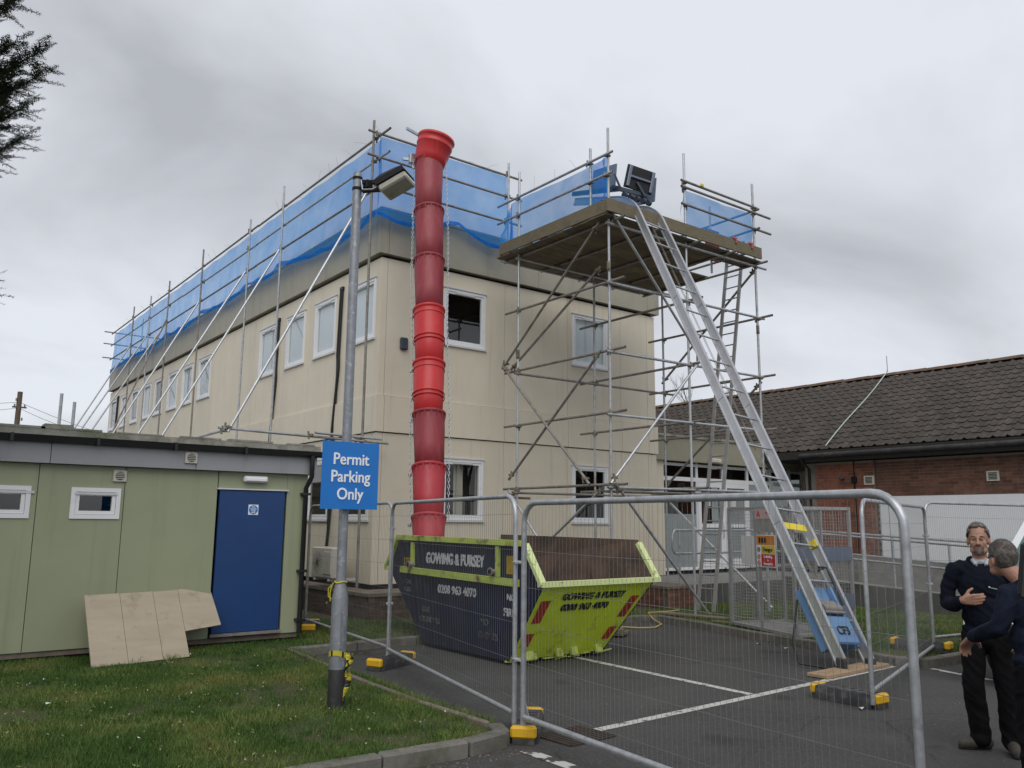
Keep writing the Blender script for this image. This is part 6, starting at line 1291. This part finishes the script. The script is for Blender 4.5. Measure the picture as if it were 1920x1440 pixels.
def fingers(F, wrist, dirv, up, side, thumb_up=True, curl=.5, sc=1.0):
    """palm and five fingers: dirv towards the fingertips, up across the knuckles (index side), side = back of hand normal"""
    w_ = Vector(wrist); d = Vector(dirv).normalized(); u = Vector(up).normalized(); n = Vector(side).normalized()
    for k, (o, ln) in enumerate(((.030, .070), (.010, .078), (-.011, .072), (-.030, .056))):
        kn = w_ + d * (.085 - .004 * abs(k - 1)) * sc + u * o * sc
        F.cap('skin', w_ + d * .01 + u * o * .55, .017 * sc, kn, .0125 * sc)
        d1 = (d * math.cos(curl * .6) - n * math.sin(curl * .6)).normalized(); d2 = (d * math.cos(curl * 1.7) - n * math.sin(curl * 1.7)).normalized(); d3 = (d * math.cos(curl * 2.6) - n * math.sin(curl * 2.6)).normalized()
        a = kn + d1 * ln * .48 * sc; b = a + d2 * ln * .34 * sc; c = b + d3 * ln * .26 * sc
        F.chain('skin', (kn, .0105 * sc), (a, .0095 * sc), (b, .0088 * sc), (c, .0075 * sc))
    t0 = w_ + d * .025 * sc + u * .026 * sc - n * .006; t1 = t0 + (d * .55 + u * .85 - n * .25).normalized() * .042 * sc; t2 = t1 + (d * .85 + u * .45 - n * .3).normalized() * .032 * sc
    F.chain('skin', (t0, .0155 * sc), (t1, .0115 * sc), (t2, .0095 * sc))
def head(F, hx, hz, yaw=0, beard=True, off=(0, 0)):
    c, s = math.cos(yaw), math.sin(yaw); ox, oy = off
    P = lambda x, y, z: (ox + c * x - s * y, oy + s * x + c * y, z + hz)
    F.ell('skin', P(0, .012, .02), (.078, .096, .105)); F.ell('skin', P(0, -.030, -.055), (.058, .062, .075))
    F.cap('skin', P(-.035, -.040, -.09), .032, P(.035, -.040, -.09), .032); F.cap('skin', P(0, -.072, -.105), .024, P(0, -.066, -.09), .028)
    F.cap('skin', P(-.036, -.074, .012), .0145, P(.036, -.074, .012), .0145); F.cap('skin', P(0, -.088, .005), .009, P(0, -.110, -.038), .0125); F.cap('skin', P(-.013, -.094, -.042), .009, P(.013, -.094, -.042), .009)
    for q in (-1, 1): F.cap('skin', P(q * .040, -.060, -.032), .023, P(q * .044, -.045, -.06), .022); F.ell('skin', P(q * .080, .010, -.025), (.012, .020, .033))
    F.cap('lip', P(-.020, -.086, -.068), .0065, P(.020, -.086, -.068), .0065); F.cap('lip', P(-.015, -.085, -.077), .007, P(.015, -.085, -.077), .007)
    if beard:
        F.cap('beard', P(-.024, -.083, -.058), .006, P(.024, -.083, -.058), .006); F.cap('beard', P(0, -.079, -.112), .020, P(0, -.080, -.102), .019)
        for q in (-1, 1): F.cap('beard', P(q * .031, -.077, -.066), .006, P(q * .022, -.075, -.1), .011)
    return P
def head_extras(root, P, hair_mat, cut, closed=True):
    m = MB(); m.ell((0, 0, 0), (1, 1, 1), 40, 28); v = [Vector((p[0] * .0845, .013 + p[1] * .1025, .021 + p[2] * .1105)) for p in m.v]; rg = random.Random(3)
    v = [p + Vector((p.x, p.y, p.z)).normalized() * (.004 * mnoise.noise(p * 45) + .004 * mnoise.noise(p * 120)) for p in v]
    keep = [f for f in m.f if all(cut(v[i]) for i in f)]; h = MB(); h.add([P(*p) for p in v], keep, True); ho = h.build('hair', hair_mat, root, local=True)
    sd = ho.modifiers.new('t', 'SOLIDIFY'); sd.thickness = .005; sd.offset = 1
    for q in (-1, 1):
        e = MB(); e.ell(P(q * .031, -.0785, -.006), (.0115, .0075, .0048), 10, 8); eo = e.build('eye', 'eye_white', root, local=True); e = MB(); e.ell(P(q * .031 - .001, -.0845, -.006), (.0048, .0025, .0046), 8, 6); e.build('iris', 'eye_dark', eo, local=True)
        e = MB(); e.pipe([P(q * .016, -.092, .016), P(q * .032, -.0905, .022), P(q * .050, -.077, .014)], [.0035, .005, .003], 6); e.build('eyebrow', hair_mat, root, local=True)
        e = MB(); e.pipe([P(q * .019, -.088, .002), P(q * .031, -.0885, .0045), P(q * .045, -.080, .001)], [.003, .004, .003], 6); e.build('eyelid', 'skin', root, local=True)
MATS = {'skin': 'skin', 'sweater': 'navy_wool', 'shirt': 'shirt', 'trouser': 'trouser', 'shoe': 'shoe', 'sole': 'sole', 'lip': 'lip', 'beard': 'hair_grey'}

# man facing the camera
F = Figure()
P1 = head(F, 0, 1.605, yaw=rad(-6), off=(.0, -.02))
F.cap('skin', (0, .012, 1.40), .060, (0, -.005, 1.53), .055)
F.ell('sweater', (0, .005, 1.24), (.185, .122, .20)).cap('sweater', (-.155, .012, 1.362), .072, (.155, .012, 1.362), .072).cap('sweater', (-.06, .015, 1.41), .055, (.06, .015, 1.41), .055).ell('sweater', (0, -.012, 1.03), (.170, .122, .20)).ell('sweater', (0, 0, .905), (.172, .122, .075))
for a in range(9):
    an = math.pi * (1.14 + .72 * a / 8) if False else math.pi * 2 * a / 9
    b = math.pi * 2 * (a + 1) / 9; q = lambda t: (.068 * math.cos(t), .008 + .064 * math.sin(t), 1.438 - .012 * (math.sin(t) < 0)); F.cap('shirt', q(an), .014, q(b), .014)
F.cap('shirt', (-.052, -.046, 1.438), .017, (-.040, -.080, 1.412), .016).cap('shirt', (.052, -.046, 1.438), .017, (.040, -.080, 1.412), .016)
F.ell('trouser', (0, .0, .855), (.165, .112, .12))
F.chain('trouser', ((-.085, 0, .84), .100), ((-.125, -.035, .47), .080), ((-.092, .02, .115), .075)).chain('trouser', ((.085, 0, .84), .100), ((.120, -.02, .46), .080), ((.125, 0, .11), .078))
F.cap('trouser', (-.09, .02, .115), .076, (-.10, .005, .085), .074).cap('trouser', (.125, 0, .11), .078, (.13, -.01, .08), .076)
F.cap('shoe', (-.045, .03, .052), .042, (-.16, -.01, .052), .042).cap('shoe', (-.16, -.01, .050), .042, (-.235, -.035, .040), .032).cap('sole', (-.035, .035, .016), .016, (-.165, -.01, .016), .018).cap('sole', (-.165, -.01, .016), .030, (-.25, -.04, .016), .022)
F.cap('shoe', (.125, .03, .052), .042, (.132, -.09, .055), .044).cap('shoe', (.132, -.09, .052), .044, (.137, -.17, .040), .038).cap('sole', (.125, .04, .016), .018, (.132, -.10, .016), .028).cap('sole', (.132, -.10, .016), .036, (.138, -.19, .016), .026)
F.chain('sweater', ((-.192, .012, 1.350), .070), ((-.250, .035, 1.22), .060), ((-.270, .040, 1.10), .056), ((-.225, -.09, 1.085), .052), ((-.180, -.165, 1.12), .043))
F.chain('sweater', ((.200, .012, 1.355), .078), ((.265, .035, 1.20), .070), ((.285, .040, 1.09), .064), ((.255, -.08, .98), .056), ((.235, -.13, .93), .046))
F.cap('skin', (-.180, -.165, 1.12), .029, (-.155, -.195, 1.135), .027); fingers(F, (-.158, -.198, 1.135), (.95, -.12, .10), (-.1, -.15, 1), (-.15, -1, -.1), curl=.42, sc=1.08)
F.cap('skin', (.235, -.13, .93), .029, (.228, -.15, .905), .027); fingers(F, (.228, -.15, .905), (-.1, -.25, -1), (-.2, -1, .2), (1, -.1, 0), curl=.5)
m1 = thing('person', 'grey haired man with goatee in navy sweater and black trousers facing the camera', 'person', (0, 0, 0))
F.finish(m1, MATS)
head_extras(m1, P1, 'hair_grey', lambda p: p.z > .03 - .75 * (p.y + .03) - .35 * max(0, abs(p.x) - .05) and p.z > -.065 and not (abs(p.x) < .052 and p.y < -.045 and p.z < .088))
m = MB(); m.pipe([(.045, -.131, 1.235), (.075, -.130, 1.228), (.115, -.117, 1.220)], .0028, 4); m.ell((.045, -.131, 1.237), (.007, .003, .007), 8, 6); m.build('logo', 'roof_cable', m1, local=True)
m1.scale = (.94, .95, 1.0); m1.location = (-.23, -10.58, 0.002); m1.rotation_euler = (0, 0, rad(-63))

# man seen from behind
F = Figure()
P2 = head(F, 0, 1.525, yaw=rad(24), beard=False, off=(.185, -.075))
F.cap('skin', (.045, .012, 1.33), .060, (.165, -.050, 1.46), .058)
F.ell('sweater', (0, .01, 1.17), (.182, .128, .20)).cap('sweater', (-.15, .012, 1.285), .070, (.15, .012, 1.285), .070).cap('sweater', (-.02, .018, 1.325), .058, (.10, .010, 1.330), .056).ell('sweater', (0, -.012, .97), (.192, .150, .20)).ell('sweater', (0, 0, .84), (.195, .145, .075))
for a in range(9):
    an = math.pi * 2 * a / 9; b = math.pi * 2 * (a + 1) / 9; q = lambda t: (.062 + .066 * math.cos(t), .006 + .062 * math.sin(t), 1.368 - .012 * (math.sin(t) < 0)); F.cap('sweater', q(an), .014, q(b), .014)
F.ell('trouser', (0, .0, .79), (.175, .125, .12))
F.chain('trouser', ((-.088, 0, .77), .105), ((-.11, -.03, .44), .082), ((-.11, .03, .10), .076)).chain('trouser', ((.088, 0, .77), .105), ((.11, -.03, .44), .082), ((.115, .02, .10), .076))
for x in (-.11, .115): F.cap('shoe', (x, .06, .052), .042, (x, -.07, .052), .044).cap('shoe', (x, -.07, .050), .044, (x, -.15, .040), .036).cap('sole', (x, .065, .016), .02, (x, -.16, .016), .028)
F.chain('sweater', ((.185, .012, 1.275), .072), ((.225, .03, 1.14), .062), ((.265, .01, 1.05), .058), ((.33, -.14, .995), .052), ((.375, -.25, .955), .044))
F.chain('sweater', ((-.185, .012, 1.275), .072), ((-.25, .03, 1.14), .064), ((-.275, .03, 1.02), .060), ((-.26, -.10, .93), .058), ((-.245, -.15, .88), .046))
F.cap('skin', (.375, -.25, .955), .030, (.388, -.28, .94), .028); fingers(F, (.390, -.283, .938), (.25, -.70, -.60), (-.95, -.05, .15), (.05, -.5, .85), curl=.62, sc=1.1)
F.cap('skin', (-.245, -.15, .88), .030, (-.24, -.17, .855), .028); fingers(F, (-.24, -.17, .855), (.05, -.4, -.9), (.3, -.9, .3), (-1, -.1, 0), curl=.6)
m2 = thing('person', 'man in navy sweater seen from behind with one hand out, beside the mirror', 'person', (0, 0, 0))
MATS2 = dict(MATS); MATS2['sweater'] = 'navy_light'
F.finish(m2, MATS2)
head_extras(m2, P2, 'hair_brown', lambda p: (p.z > -.075 + max(0, .03 - p.y) * 1.55 and p.y > -.065) and not (abs(p.x) > .066 and p.y < .03 and p.z < .0))
m2.location = (-.97, -11.26, 0.002); m2.rotation_euler = (0, 0, rad(124)); m2.scale = (.97, .97, .975)
